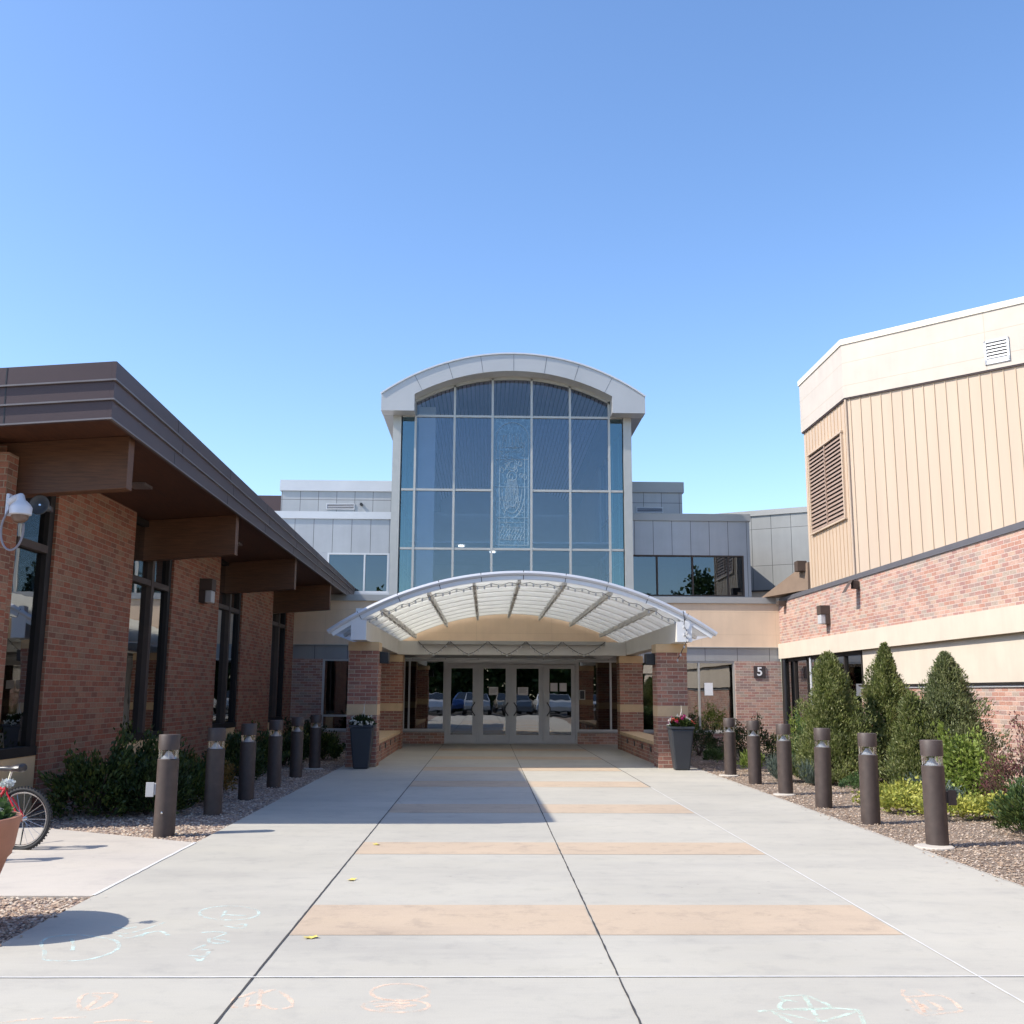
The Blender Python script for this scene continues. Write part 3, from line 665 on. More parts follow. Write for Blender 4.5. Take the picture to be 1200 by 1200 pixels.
w = B(); w.box(2.80, 7.67, YW - .04, YW + .28, .342, .385); w.box(-4.98, -1.24, YW - .04, YW + .28, .342, .385); w.build('sill', TRIM, ent)
def glazed(x0, x1, z0, z1, y, mull, fm, gm, parent, fw_=.055, dep=.12, hs=(), name='window', gy=.06):
    fr = B(); fr.box(x0, x0 + fw_, y, y + dep, z0, z1); fr.box(x1 - fw_, x1, y, y + dep, z0, z1)
    fr.box(x0 + fw_, x1 - fw_, y, y + dep, z0, z0 + fw_); fr.box(x0 + fw_, x1 - fw_, y, y + dep, z1 - fw_, z1)
    for m_ in mull: fr.box(m_ - fw_ / 2, m_ + fw_ / 2, y - .002, y + dep, z0 + fw_, z1 - fw_)
    xs = [x0 + fw_] + [q for m_ in mull for q in (m_ - fw_ / 2, m_ + fw_ / 2)] + [x1 - fw_]
    for hz in hs:
        for i in range(0, len(xs), 2): fr.box(xs[i], xs[i + 1], y, y + dep, hz - fw_ / 2, hz + fw_ / 2)
    fo = fr.build(name, fm, parent)
    zs = [z0 + fw_] + [q for h_ in hs for q in (h_ - fw_ / 2, h_ + fw_ / 2)] + [z1 - fw_]
    for i in range(0, len(xs), 2):
        for j in range(0, len(zs), 2):
            B().box(xs[i], xs[i + 1], y + gy, y + gy + .012, zs[j], zs[j + 1]).build('pane', gm, fo)
    return fo
glazed(-4.98, -2.52, .385, 2.518, YW + .05, (-4.0,), DOORF, GLASSD, ent, hs=(.82,))
glazed(-2.52, -1.24, .385, 2.518, YW + .05, (-2.33,), DOORF, GLASSD, ent)
glazed(2.80, 4.30, .385, 2.518, YW + .05, (3.83,), DOORF, GLASSD, ent)
glazed(4.30, 7.67, .385, 2.518, YW + .05, (5.4, 6.56), ALU, GLASSD, ent)
# doors
dfr = B()
xs = [-1.22, -.235, .775, 1.785, 2.78]
for x in xs: dfr.box(x - .03, x + .03, YW + .02, YW + .16, 0, 2.40)
dfr.box(-1.25, 2.81, YW + .02, YW + .16, 2.402, 2.518)
frm = dfr.build('door_frame', DOORF, ent)
B().box(-1.25, 2.81, YW - .03, YW + .2, -.002, .014).build('threshold', ALU, frm)
for i in range(4):
    a, c = xs[i] + .034, xs[i + 1] - .034; d = B()
    d.box(a, a + .13, YW + .05, YW + .10, .02, 2.39); d.box(c - .13, c, YW + .05, YW + .10, .02, 2.39)
    d.box(a + .13, c - .13, YW + .05, YW + .10, .02, .27); d.box(a + .13, c - .13, YW + .05, YW + .10, 2.26, 2.39)
    do = d.build('door', DOORF, ent)
    B().box(a + .13, c - .13, YW + .07, YW + .08, .27, 2.26).build('pane', GLASSD, do)
    s = 1 if i in (0, 1) else -1
    hx = (c - .06) if s > 0 else (a + .06)
    pts = [(hx, YW + .04, 1.24), (hx, YW - .03, 1.22)] + [(hx - s * .09 * math.sin(math.pi * k / 8), YW - .03, 1.22 - .36 * k / 8) for k in range(1, 8)] + [(hx, YW - .03, .86), (hx, YW + .04, .84)]
    B().tube(pts, .017, 8).build('handle', BLACK, do, smooth=True)
# lobby behind the doors
b = B(); b.box(-5.8, 9.0, 41, 41.1, 0, 3.6); b.box(-5.8, -5.7, 32, 41, 0, 3.6); b.box(8.9, 9.0, 32, 41, 0, 3.6)
b.box(-1.8, -1.6, 35, 41, 0, 3.6); b.build('lobby_wall', INTW, ent)
B().box(-5.8, 9.0, 32.0, 41, -.05, .005).build('lobby_floor', INTF, ent)
B().box(-5.8, 9.0, 32.0, 41, 3.3, 3.4).build('lobby_ceiling', INTW, ent)
B().box(-5.9, -3.1, 32.1, 46, 4.2, 4.3).build('lower_roof', ROOFM, ent); B().box(4.7, 9.6, 32.1, 46, 4.2, 4.3).build('lower_roof', ROOFM, ent)
# upper storey left
UY = 33.3
w = B(); w.box(-8.6, -3.05, UY, UY + .3, 6.0, 7.12); w.build('panel_wall', GREY, ent)
B().box(-8.62, -3.05, UY - .05, UY + .35, 7.12, 7.36).build('coping', PALE, ent)
w = B(); w.box(-8.6, -5.2, UY + .003, UY + .3, 4.3, 5.998); w.build('panel_wall', GREY, ent)
B().box(-5.22, -3.05, UY - .05, UY + .3, 4.50, 4.70).build('sill', PALE, ent)
glazed(-5.2, -3.2, 4.70, 6.0, UY, (-3.99,), PALE, GLASSU, ent)
B().box(-3.2, -3.04, UY + .01, UY + .2, 4.7, 6.0).build('jamb', PALE, ent)
# penthouse blocks left and right
PY = 34.6
w = B(); w.box(-7.05, -3.04, PY, PY + 4, 7.1, 8.30); pw = w.build('penthouse_wall', GREYG, ent)
B().box(-7.1, -3.04, PY - .06, PY + 4.1, 8.30, 8.67).build('coping', PALE, ent)
w = B(); w.box(4.62, 6.72, PY, PY + 4, 7.1, 8.36); w.build('penthouse_wall', GREYG, ent)
B().box(4.62, 6.78, PY - .06, PY + 4.1, 8.36, 8.73).build('coping', TRIM, ent)
def grille(x0, x1, z0, z1, y, n=3):
    v = B(); v.box(x0, x1, y - .03, y + .02, z0, z0 + .025); v.box(x0, x1, y - .03, y + .02, z1 - .025, z1); v.box(x0, x0 + .025, y - .03, y + .02, z0 + .025, z1 - .025); v.box(x1 - .025, x1, y - .03, y + .02, z0 + .025, z1 - .025)
    o = v.build('vent', PALE, ent); B().box(x0 + .026, x1 - .026, y - .008, y - .003, z0 + .026, z1 - .026).build('vent_recess', BLACK, o)
    v = B()
    for i in range(n):
        z = z0 + .04 + i * (z1 - z0 - .05) / n; v.poly([(x0 + .026, y - .03, z), (x1 - .026, y - .03, z), (x1 - .026, y - .01, z + .03), (x0 + .026, y - .01, z + .03)])
    v.build('vent_blades', PALE, o)
grille(-5.5, -4.54, 7.66, 7.87, PY); grille(5.13, 6.05, 7.65, 7.85, PY)
B().tube([(-4.31, PY + .02, 7.84), (-4.31, PY - .12, 7.84)], .05, 12).build('pipe_outlet', BLACK, ent)
# dark roof edge further back, left
B().box(-9.5, -7.3, PY + 3, PY + 6, 7.2, 8.7).build('rear_roof', BRONZE, ent)
# upper storey right
w = B(); w.box(4.6, 8.68, UY, UY + .3, 6.02, 7.16); w.box(8.46, 8.68, UY, UY + .3, 4.49, 6.018); w.box(8.38, 8.68, UY + .31, 40, 4.3, 7.16); w.build('panel_wall', GREY, ent)
B().box(4.6, 8.72, UY - .05, UY + .35, 7.16, 7.40).build('coping', TRIM, ent)
B().box(4.6, 8.7, UY - .04, UY + .3, 4.46, 4.66).build('sill', TRIM, ent)
glazed(4.6, 8.46, 4.66, 6.02, UY, (5.59, 6.76, 7.94), MULL, GLASSU, ent, fw_=.05)
# angled wing further back on the right
q0, q1 = Vector((7.2, 38.5)), Vector((14.0, 34.55)); dd = (q1 - q0).normalized(); L_ = (q1 - q0).length
w = B(); w.obox(q0, dd, L_, .3, 5.24, 7.98); rw = w.build('rear_wing_wall', panels('grey_metal_rear_panel', (.33, .33, .32), .72, 1.35, .009, .4, .3, tint=.04, seamc=(.09, .09, .09), off=(.1, .62)), ent)
w = B(); w.obox(q0 - Vector((dd.y, -dd.x)) * -.05, dd, L_, .4, 7.98, 8.18); w.build('coping', TRIM, ent)
w = B(); w.obox(q0, dd, L_, .3, 4.2, 5.19); w.build('tan_wall', TAN, ent)
w = B(); w.obox(q0 + Vector((dd.y, -dd.x)) * .05, dd, L_, .3, 5.19, 5.24); w.build('drip_edge', MULL, ent)
# second floor slab, rooms behind upper windows
b = B(); b.box(-8, 8.6, 41.2, 41.3, 4.3, 7.1); b.box(-5.3, -5.2, UY + .3, 41, 4.3, 7.1); b.build('upper_room_wall', INTW, ent)
B().box(-8.6, -3.06, UY + .31, 41.2, 6.6, 6.7).build('upper_ceiling', INTW, ent); B().box(4.63, 8.37, UY + .31, 41.2, 6.6, 6.7).build('upper_ceiling', INTW, ent)
B().box(-5.8, 9.0, 32.3, 41, 4.04, 4.19).build('upper_floor', INTF, ent)
B().box(-8.6, -3.06, UY + .31, 41.2, 7.02, 7.1).build('upper_roof', ROOFM, ent); B().box(4.63, 8.68, UY + .31, 41.2, 7.02, 7.1).build('upper_roof', ROOFM, ent)

# glass hall
CX, CZ, RO, RI = .80, 5.11, 7.09, 6.54
def arcp(r, h, n=28, cz=CZ):   # left to right over the top, for half chord h
    a = math.asin(h / r); return [(CX + r * math.sin(-a + 2 * a * i / n), cz + r * math.cos(-a + 2 * a * i / n)) for i in range(n + 1)]
O_ = arcp(RO, 4.19); I_ = arcp(RI, 3.14)
def vault(b, y0, y1, out, inn, zb):
    for k in range(len(out) - 1):
        a, c, d, e = out[k], out[k + 1], inn[k + 1], inn[k]
        b.poly([(e[0], y0, e[1]), (d[0], y0, d[1]), (c[0], y0, c[1]), (a[0], y0, a[1])]); b.poly([(e[0], y1, e[1]), (d[0], y1, d[1]), (c[0], y1, c[1]), (a[0], y1, a[1])][::-1])
        b.poly([(a[0], y0, a[1]), (c[0], y0, c[1]), (c[0], y1, c[1]), (a[0], y1, a[1])]); b.poly([(d[0], y0, d[1]), (e[0], y0, e[1]), (e[0], y1, e[1]), (d[0], y1, d[1])])
    for s in (0, -1):
        a, e = out[s], inn[s]
        x0, x1 = sorted((a[0], e[0])); za = a[1] if a[0] == x0 else e[1]; zc = e[1] if a[0] == x0 else a[1]
        b.hexa([(x0, y0, zb), (x1, y0, zb), (x1, y1, zb), (x0, y1, zb)], [(x0, y0, za), (x1, y0, zc), (x1, y1, zc), (x0, y1, za)])
# inner points matched to outer so the end legs are upright
b = B(); vault(b, 31.4, 32.0, O_, I_, 10.3)
SILVER = plain('silver_fascia_metal', (.46, .45, .44), .38, .05, .8, .3)
hf = b.build('arched_fascia', SILVER, ent)
b = B()
for k in (1, 5, 9, 12, 16, 19, 23, 27):
    pass
for th in (-.46, -.30, -.15, -.0, .15, .30, .46):
    s, c = math.sin(th), math.cos(th)
    for r0_, r1_ in ((RI + .005 if abs(th) < .44 else RI, RO - .005),):
        p0 = (CX + r0_ * s - .006 * c, CZ + r0_ * c); p1 = (CX + r1_ * s - .006 * c, CZ + r1_ * c)
        b.poly([(p0[0], 31.397, p0[1]), (p0[0] + .012, 31.397, p0[1]), (p1[0] + .012, 31.397, p1[1]), (p1[0], 31.397, p1[1])])
b.build('fascia_joint', BLACK, hf)
b = B(); Ot = arcp(RO + .05, 4.22); Ob = arcp(RO + .002, 4.19)
for k in range(len(Ot) - 1):
    a, c, d, e = Ot[k], Ot[k + 1], Ob[k + 1], Ob[k]
    b.hexa([(e[0], 31.36, e[1]), (d[0], 31.36, d[1]), (d[0], 50, d[1]), (e[0], 50, e[1])], [(a[0], 31.36, a[1]), (c[0], 31.36, c[1]), (c[0], 50, c[1]), (a[0], 50, a[1])])
b.build('vault_roof', PALE, ent, smooth=False)
b = B(); vault(b, 32.02, 50, arcp(RO - .01, 4.18), arcp(RI + .03, 3.12), 10.3); b.build('vault_shell', TRIM, ent)
b = B(); Iv = arcp(RI + .02, 3.14)
for k in range(len(Iv) - 1):
    a, c = Iv[k], Iv[k + 1]
    s0 = k * .2345; s1 = (k + 1) * .2345
    b.poly([(a[0], 32.16, a[1]), (c[0], 32.16, c[1]), (c[0], 50, c[1]), (a[0], 50, a[1])], [(s0, 32), (s1, 32), (s1, 50), (s0, 50)])
b.build('plank_ceiling', PLANK, ent)
# side walls, pilasters, back wall
B().box(-3.05, -2.79, 32.0, 32.30, 4.0, 10.3).build('pilaster', ALU, ent); B().box(4.36, 4.62, 32.0, 32.30, 4.0, 10.3).build('pilaster', ALU, ent)
b = B(); b.box(-3.03, -2.8, 39.4, 50, 4.3, 10.3); b.box(4.37, 4.6, 39.4, 50, 4.3, 10.3); b.box(-3.03, 4.6, 50, 50.2, 4.3, 10.3)
b.build('hall_wall', INTW, ent)
b = B(); pts = arcp(RI + .3, 3.5, 16); b.poly([(p[0], 49.9, p[1]) for p in [(CX - 3.5, 10.2)] + pts + [(CX + 3.5, 10.2)]]); b.build('hall_end_wall', INTW, ent)
for x in (-2.95, 4.48):
    sg = B(); 
    for y in (32.32, 34.0, 35.8, 37.6, 39.35): sg.box(x - .04, x + .04, y - .02, y + .04, 4.3, 10.3)
    for z in (5.85, 7.85, 10.25): sg.box(x - .035, x + .035, 32.36, 39.33, z - .03, z + .03)
    so2 = sg.build('side_window', ALU, ent)
    for za, zc in ((4.3, 5.82), (5.88, 7.82), (7.88, 10.22)): B().box(x - .006, x + .006, 32.36, 39.33, za, zc).build('pane', GLASSU, so2)
B().box(-2.3, -1.75, 33.1, 33.55, 4.2, 10.9).build('column', INTW, ent)
b = B(); b.box(-2.8, 4.37, 39.0, 39.08, 4.2, 5.2); b.box(-2.8, 4.37, 35.2, 35.25, 6.6, 6.75) if False else None
b.build('balustrade', INTW, ent)
# mullion grid and panes
gx = [-2.78, -2.33, -1.08, .14, 1.40, 2.64, 3.90, 4.36]; gz = [4.2, 5.99, 7.88, 10.30]
FW = .035
fr = B()
for x in gx[1:-1]:
    zt = CZ + math.sqrt(RI ** 2 - (x - CX) ** 2) - .03 if abs(x - CX) < 3.13 else 10.3
    fr.box(x - FW, x + FW, 32.0, 32.14, 4.2, min(zt, 11.6))
for zi, z in enumerate(gz[1:]):
    for i in range(7):
        if z == 7.88 and i == 3: continue
        fr.box(gx[i] + FW, gx[i + 1] - FW, 32.01, 32.13, z - .035, z + .035)
for k in range(len(I_) - 1):
    a, c = I_[k], I_[k + 1]
    fr.hexa([(a[0], 32.0, a[1] - .10), (c[0], 32.0, c[1] - .10), (c[0], 32.14, c[1] - .10), (a[0], 32.14, a[1] - .10)], [(a[0], 32.0, a[1]), (c[0], 32.0, c[1]), (c[0], 32.14, c[1]), (a[0], 32.14, a[1])])
cw = fr.build('curtain_wall_frame', ALU, ent)
for i in range(7):
    for j in range(3):
        if i == 3 and j == 1: continue
        z0, z1 = gz[j], gz[j + 1]
        if i == 3 and j == 2: z0 = gz[1]
        B().box(gx[i] + FW, gx[i + 1] - FW, 32.06, 32.075, z0 + .03, z1 - .03).build('pane', GLASSN if i in (0, 6) else (GLASSC if (i == 3 and j == 2) else GLASS), cw)
    if 0 < i < 6:
        x0, x1 = gx[i] + FW, gx[i + 1] - FW; n = 8; top = []
        for q in range(n + 1):
            x = x0 + (x1 - x0) * q / n; dx = max(-3.12, min(3.12, x - CX)); top.append((x, CZ + math.sqrt(RI ** 2 - dx * dx) - .09))
        pts = [(x0, 10.33), (x1, 10.33)] + top[::-1]
        B().poly([(p[0], 32.067, p[1]) for p in pts]).build('pane', GLASS, cw)
# leaded ornament in the tall centre pane
ld = B(); YL = 32.05; ax, bx = gx[3] + .12, gx[4] - .10; az, bz = 6.12, 10.12; cx_ = (ax + bx) / 2
def ln(p, q, r=.006): ld.tube([(p[0], YL, p[1]), (q[0], YL, q[1])], r, 4)
def pl(pts, r=.006):
    for i in range(len(pts) - 1): ln(pts[i], pts[i + 1], r)
hw = (bx - ax) / 2
pl([(ax, az), (ax, bz - hw)] + [(cx_ - hw * math.cos(math.pi * k / 14), bz - hw + hw * math.sin(math.pi * k / 14)) for k in range(15)] + [(bx, az), (ax, az)], .008)
for z in (7.0, 8.0, 8.9): ln((ax, z), (bx, z))
for x in (ax + .12, bx - .12): ln((x, az), (x, 9.5))
def ring(cx, cz, rx, rz, a0=0, a1=360, n=20, r=.006): pl([(cx + rx * math.cos(R(a0 + (a1 - a0) * k / n)), cz + rz * math.sin(R(a0 + (a1 - a0) * k / n))) for k in range(n + 1)], r)
for rr in (.12, .2): ring(cx_, 8.72, rr * .8, rr)
ring(cx_, 8.36, .15, .16)
for rx, rz in ((.2, .6), (.32, .8), (.42, .95)): ring(cx_, 7.95, rx, rz, 180, 360)
for k in range(-4, 5): ln((cx_ + k * .035, 8.25), (cx_ + k * .06, 7.3), .005)
for k in range(7): ln((cx_ - .34 + k * .113, 9.2), (cx_ - .26 + k * .087, 9.75), .005)
for z in (9.15, 9.3, 6.85, 6.7, 6.3): ln((ax + .12, z), (bx - .12, z), .005)
for k in range(9):
    for z in (6.32, 6.5): ln((ax + .15 + k * .09, z), (ax + .22 + k * .09, z + .15), .005)
for k in range(26): ring(cx_ + random.uniform(-.34, .34), random.uniform(6.3, 9.7), random.uniform(.03, .09), random.uniform(.04, .14), n=8, r=.0045)
for k in range(40):
    x_, z_ = cx_ + random.uniform(-.38, .38), random.uniform(6.2, 9.7); ln((x_, z_), (x_ + random.uniform(-.06, .06), z_ + random.uniform(-.12, .12)), .0045)
for k in range(6): ring(ax + .2 + k * .145, 8.55 + .25 * math.sin(k * 2.1), .06, .09, n=8, r=.005)
ring(cx_, 6.95 + .12, .25, .3, 0, 180)
ld.build('leaded_ornament', plain('white_lead', (.26, .35, .43), .5, .05, 5), cw)
# faint ceiling lights in the hall and upper rooms
EM = emis('downlight_glow', (1, .96, .85), 3.0)
for (x, y, z) in ((-.9, 35.5, 6.55), (1.6, 36.2, 6.55), (-4.0, 35.2, 6.58), (6.6, 35.5, 6.58), (.2, 37, 6.55)):
    B().lathe([(.10, 0), (.10, .03)], 16, (x, y, z)).build('downlight', EM, ent)
B().box(-2.8, 4.37, 34.9, 41.2, 6.6, 6.66).build('gallery_ceiling', INTW, ent)
CHALK = {
 'oval_clock': ('cyan', [[(-2.556, 6.388), (-2.636, 6.588), (-2.734, 6.773), (-2.763, 6.912), (-2.74, 6.969), (-2.662, 7.01), (-2.549, 6.998), (-2.382, 6.911), (-2.286, 6.827), (-2.225, 6.664), (-2.237, 6.51), (-2.316, 6.387), (-2.43, 6.364), (-2.556, 6.388)], [(-2.603, 6.912), (-2.524, 6.745), (-2.479, 6.613)]]),
 'crown': ('cyan', [[(-2.473, 7.24), (-2.346, 7.196), (-2.304, 7.24)], [(-2.4, 7.075), (-2.298, 7.057), (-2.228, 7.177), (-2.161, 7.367)], [(-2.339, 6.998), (-2.254, 6.928), (-2.175, 7.056), (-2.111, 7.116), (-2.02, 6.997)], [(-2.187, 6.968), (-2.184, 7.086)]]),
 'small_oval': ('cyan', [[(-1.588, 7.673), (-1.582, 7.602), (-1.598, 7.538), (-1.632, 7.488), (-1.682, 7.457), (-1.742, 7.446), (-1.808, 7.457), (-1.873, 7.489), (-1.931, 7.538), (-1.978, 7.602), (-2.007, 7.673), (-2.017, 7.746), (-2.005, 7.813), (-1.972, 7.868), (-1.921, 7.903), (-1.857, 7.915), (-1.787, 7.903), (-1.719, 7.868), (-1.659, 7.814), (-1.614, 7.746), (-1.588, 7.673)], [(-1.841, 7.759), (-1.814, 7.5)], [(-1.828, 7.617), (-1.666, 7.589)]]),
 'letters': ('cyan', [[(-1.734, 7.271), (-1.603, 7.195), (-1.604, 7.322), (-1.667, 7.283)], [(-1.83, 7.074), (-1.746, 7.097), (-1.665, 7.049), (-1.711, 6.91), (-1.601, 6.842), (-1.627, 6.786), (-1.705, 6.809), (-1.738, 6.91)], [(-1.762, 6.611), (-1.721, 6.743), (-1.715, 6.626), (-1.656, 6.636)], [(-1.751, 6.483), (-1.639, 6.463), (-1.652, 6.574)], [(-1.69, 6.419), (-1.649, 6.361), (-1.641, 6.424)]]),
 'kite': ('orange', [[(-1.984, 5.448), (-2.039, 5.572), (-2.055, 5.701), (-1.982, 5.712), (-1.896, 5.7), (-1.879, 5.517), (-1.914, 5.44), (-1.977, 5.43)], [(-1.958, 5.448), (-1.953, 5.633), (-2.003, 5.678)]]),
 'long_line': ('orange', [[(-2.273, 5.229), (-2.194, 5.276), (-2.103, 5.298), (-1.909, 5.319)], [(-1.836, 5.232), (-1.73, 5.272), (-1.645, 5.259), (-1.563, 5.239)]]),
 'house': ('orange', [[(-1.241, 5.463), (-1.269, 5.607), (-1.217, 5.681), (-1.166, 5.773), (-1.154, 5.696), (-1.092, 5.773), (-0.983, 5.605), (-0.954, 5.475), (-1.036, 5.441), (-1.114, 5.512), (-1.241, 5.463)], [(-1.202, 5.636), (-1.177, 5.463)], [(-1.154, 5.696), (-1.107, 5.441)]]),
 'two_ovals': ('orange', [[(-0.28, 5.721), (-0.285, 5.674), (-0.304, 5.632), (-0.335, 5.599), (-0.374, 5.578), (-0.419, 5.572), (-0.466, 5.579), (-0.509, 5.6), (-0.545, 5.633), (-0.571, 5.675), (-0.583, 5.723), (-0.581, 5.771), (-0.564, 5.815), (-0.533, 5.85), (-0.492, 5.873), (-0.445, 5.881), (-0.396, 5.873), (-0.351, 5.849), (-0.315, 5.813), (-0.29, 5.769), (-0.28, 5.721)], [(-0.267, 5.484), (-0.274, 5.452), (-0.295, 5.423), (-0.33, 5.4), (-0.375, 5.386), (-0.425, 5.382), (-0.476, 5.387), (-0.522, 5.402), (-0.561, 5.425), (-0.588, 5.454), (-0.6, 5.487), (-0.595, 5.52), (-0.575, 5.549), (-0.54, 5.573), (-0.495, 5.589), (-0.443, 5.594), (-0.39, 5.588), (-0.342, 5.572), (-0.303, 5.548), (-0.277, 5.517), (-0.267, 5.484)], [(-0.56, 5.515), (-0.37, 5.542), (-0.534, 5.472), (-0.334, 5.499), (-0.508, 5.423), (-0.384, 5.443)]]),
 'ship': ('green', [[(1.362, 5.385), (1.49, 5.412), (1.728, 5.434), (1.875, 5.401)], [(1.547, 5.566), (1.546, 5.629), (1.673, 5.65), (1.721, 5.564), (1.734, 5.434), (1.491, 5.416), (1.547, 5.566), (1.602, 5.54)], [(1.677, 5.671), (1.614, 5.214)], [(1.428, 5.405), (1.481, 5.179)], [(1.872, 5.393), (1.62, 5.214), (1.455, 5.373)], [(1.868, 5.382), (1.812, 5.158)]]),
 'television': ('orange', [[(2.237, 5.756), (2.199, 5.625), (2.396, 5.645), (2.384, 5.398), (2.278, 5.351), (2.16, 5.329), (2.194, 5.603)], [(2.321, 5.756), (2.329, 5.667)], [(2.229, 5.582), (2.185, 5.36), (2.226, 5.499), (2.23, 5.379), (2.295, 5.418), (2.294, 5.498), (2.283, 5.561)]]),
}
# ============================================================ ENTRANCE CANOPY
can = thing('entrance_canopy', (.72, 21, 0), 'white barrel-arched metal canopy on brick columns in front of the doors', 'canopy')
KX, KZ, KR = .75, -3.04, 7.0
def karc(r, h, n=40): a = math.asin(h / r); return [(KX + r * math.sin(-a + 2 * a * i / n), KZ + r * math.cos(-a + 2 * a * i / n)) for i in range(n + 1)]
def shell(b, r1, r0_, h1, y0, y1, n=40):
    O, I = karc(r1, h1, n), karc(r0_, h1 * r0_ / r1, n)
    for k in range(n):
        a, c, d, e = O[k], O[k + 1], I[k + 1], I[k]
        b.hexa([(e[0], y0, e[1]), (d[0], y0, d[1]), (d[0], y1, d[1]), (e[0], y1, e[1])], [(a[0], y0, a[1]), (c[0], y0, c[1]), (c[0], y1, c[1]), (a[0], y1, a[1])])
    return b
shell(B(), KR, KR - .03, 3.95, 21.02, 31.697).build('roof_sheet', ROOFT, can)
edge = shell(B(), KR + .012, KR - .13, 3.93, 20.96, 21.018).build('front_edge', WHITE, can)
pts = [(p[0], 20.96, p[1]) for p in karc(KR + .0, 3.96, 48)]
B().tube(pts, .05, 8).build('edge_tube', PALE, can, smooth=True)
b = B()
for th in np.linspace(-.5, .5, 9):
    s, c = math.sin(th), math.cos(th); p0 = (KX + (KR - .13) * s, KZ + (KR - .13) * c); p1 = (KX + (KR + .055) * s, KZ + (KR + .055) * c)
    B().poly([(p0[0], 20.955, p0[1]), (p0[0] + .012, 20.955, p0[1]), (p1[0] + .012, 20.905, p1[1]), (p1[0], 20.905, p1[1])]).build('edge_joint', BLACK, edge)
PURL = plain('purlin_grey', (.66, .65, .61), .5, .05, 2)
# stepped soffit sheets and purlins
b = B(); n = 40; ys = np.linspace(21.06, 31.6, 10)
A0 = karc(KR - .12, 3.80, n); A1 = karc(KR - .045, 3.83, n)
for k in range(9):
    y0, y1 = ys[k], ys[k + 1]
    for i in range(n):
        p, q, p2, q2 = A0[i], A0[i + 1], A1[i], A1[i + 1]
        b.poly([(p[0], y0, p[1]), (q[0], y0, q[1]), (q2[0], y1, q2[1]), (p2[0], y1, p2[1])])
        if k < 8: b.poly([(p[0], y1, p[1]), (q[0], y1, q[1]), (q2[0], y1, q2[1]), (p2[0], y1, p2[1])])
b.build('soffit_sheets', DECK, can)
for k in range(1, 9):
    B().tube([(p[0], ys[k], p[1]) for p in karc(KR - .125, 3.78, 32)], .009, 4).build('soffit_seam', PURL, can)
b = B()
for x in (-2.15, -1.20, -.26, .68, 1.63, 2.58, 3.5):
    z = KZ + math.sqrt((KR - .045) ** 2 - (x - KX) ** 2)
    b.box(x - .03, x + .03, 21.07, 31.62, z - .13, z - .02)
    for k in range(1, 9): b.box(x - .045, x + .045, ys[k] - .10, ys[k] + .02, z - .155, z - .02)
b.build('purlins', PURL, can)
# box beams
BEAMC = plain('pale_canopy_beam', (.60, .58, .53), .5, .05, 1.2)
B().box(-2.74, -2.44, 20.98, 31.69, 2.58, 2.97).build('side_beam', BEAMC, can); B().box(3.90, 4.20, 20.98, 31.69, 2.58, 2.97).build('side_beam', BEAMC, can)
for x in (-2.74, 3.90): B().box(x - .004, x + .304, 20.95, 20.978, 2.575, 2.985).build('beam_end_cap', WHITE, can)
for x in (-2.66, 3.98): B().box(x, x + .12, 21.0, 21.2, 2.97, 3.22).build('roof_bracket', WHITE, can)
B().box(-2.438, 3.898, 28.65, 28.98, 2.56, 2.93).build('cross_beam', BEAMC, can)
B().box(-1.85, 3.30, 28.50, 28.64, 2.84, 2.94).build('light_channel', plain('channel_grey', (.36, .35, .32), .5, .05, 2), can)
B().box(-2.9, 4.3, 28.98, 31.63, 2.562, 2.60).build('flat_soffit', TRIM, can)
for x in (-1.75, 3.35):
    B().lathe([(.02, 0), (.16, .01), (.28, .06), (.30, .075)], 20, (x, 29.5, 2.485)).build('round_light', WHITE, can, smooth=True)
def column(x0, x1, y0, y1, zt, cap, b0, b1):
    b = B(); b.box(x0, x1, y0, y1, -.05, b0); b.box(x0, x1, y0, y1, b1, zt - cap)
    c = b.build('column', BRC, can)
    B().box(x0 - .003, x1 + .003, y0 - .003, y1 + .003, b0, b1).build('stone_band', TANSTONE, c)
    B().box(x0 - .01, x1 + .01, y0 - .01, y1 + .01, zt - cap, zt).build('stone_cap', TANSTONE, c)
BRC = brick('column_brick', [(.34, .155, .115), (.38, .19, .14), (.30, .145, .115), (.40, .21, .155), (.33, .22, .165), (.27, .145, .115)], (.50, .42, .34))
column(-2.90, -2.27, 21.9, 22.5, 2.578, .18, 1.06, 1.28); column(3.63, 4.27, 21.9, 22.5, 2.578, .18, 1.06, 1.28)
column(-2.93, -2.31, 28.72, 29.35, 2.56, .20, 1.02, 1.23); column(3.72, 4.36, 28.72, 29.35, 2.56, .20, 1.02, 1.23)
B().box(-2.266, -2.08, 22.1, 22.42, 2.14, 2.38).build('column_lamp', BLACK, can, bevel=.01); B().box(3.44, 3.626, 22.1, 22.42, 2.14, 2.38).build('column_lamp', BLACK, can, bevel=.01)
for side, x0, x1 in (('left', -2.85, -2.36), ('right', 3.74, 4.22)):
    t = thing('brick_bench', ((x0 + x1) / 2, 25.6, 0), 'long brick bench with a stone seat between the %s-hand canopy columns' % side, 'bench', 'brick benches under the canopy')
    bw = B().box(x0, x1, 22.52, 28.70, -.05, .42).build('bench_wall', BRC, t)
    B().box(x0 - .04, x1 + .04, 22.505, 28.715, .42, .50).build('seat', TANSTONE, t, bevel=.008)
    xf = x1 + .002 if side == 'left' else x0 - .002
    for y in (23.6, 24.9, 26.2, 27.5): B().box(xf - .008, xf + .008, y - .09, y + .09, .24, .36).build('vent_hole', BLACK, t)

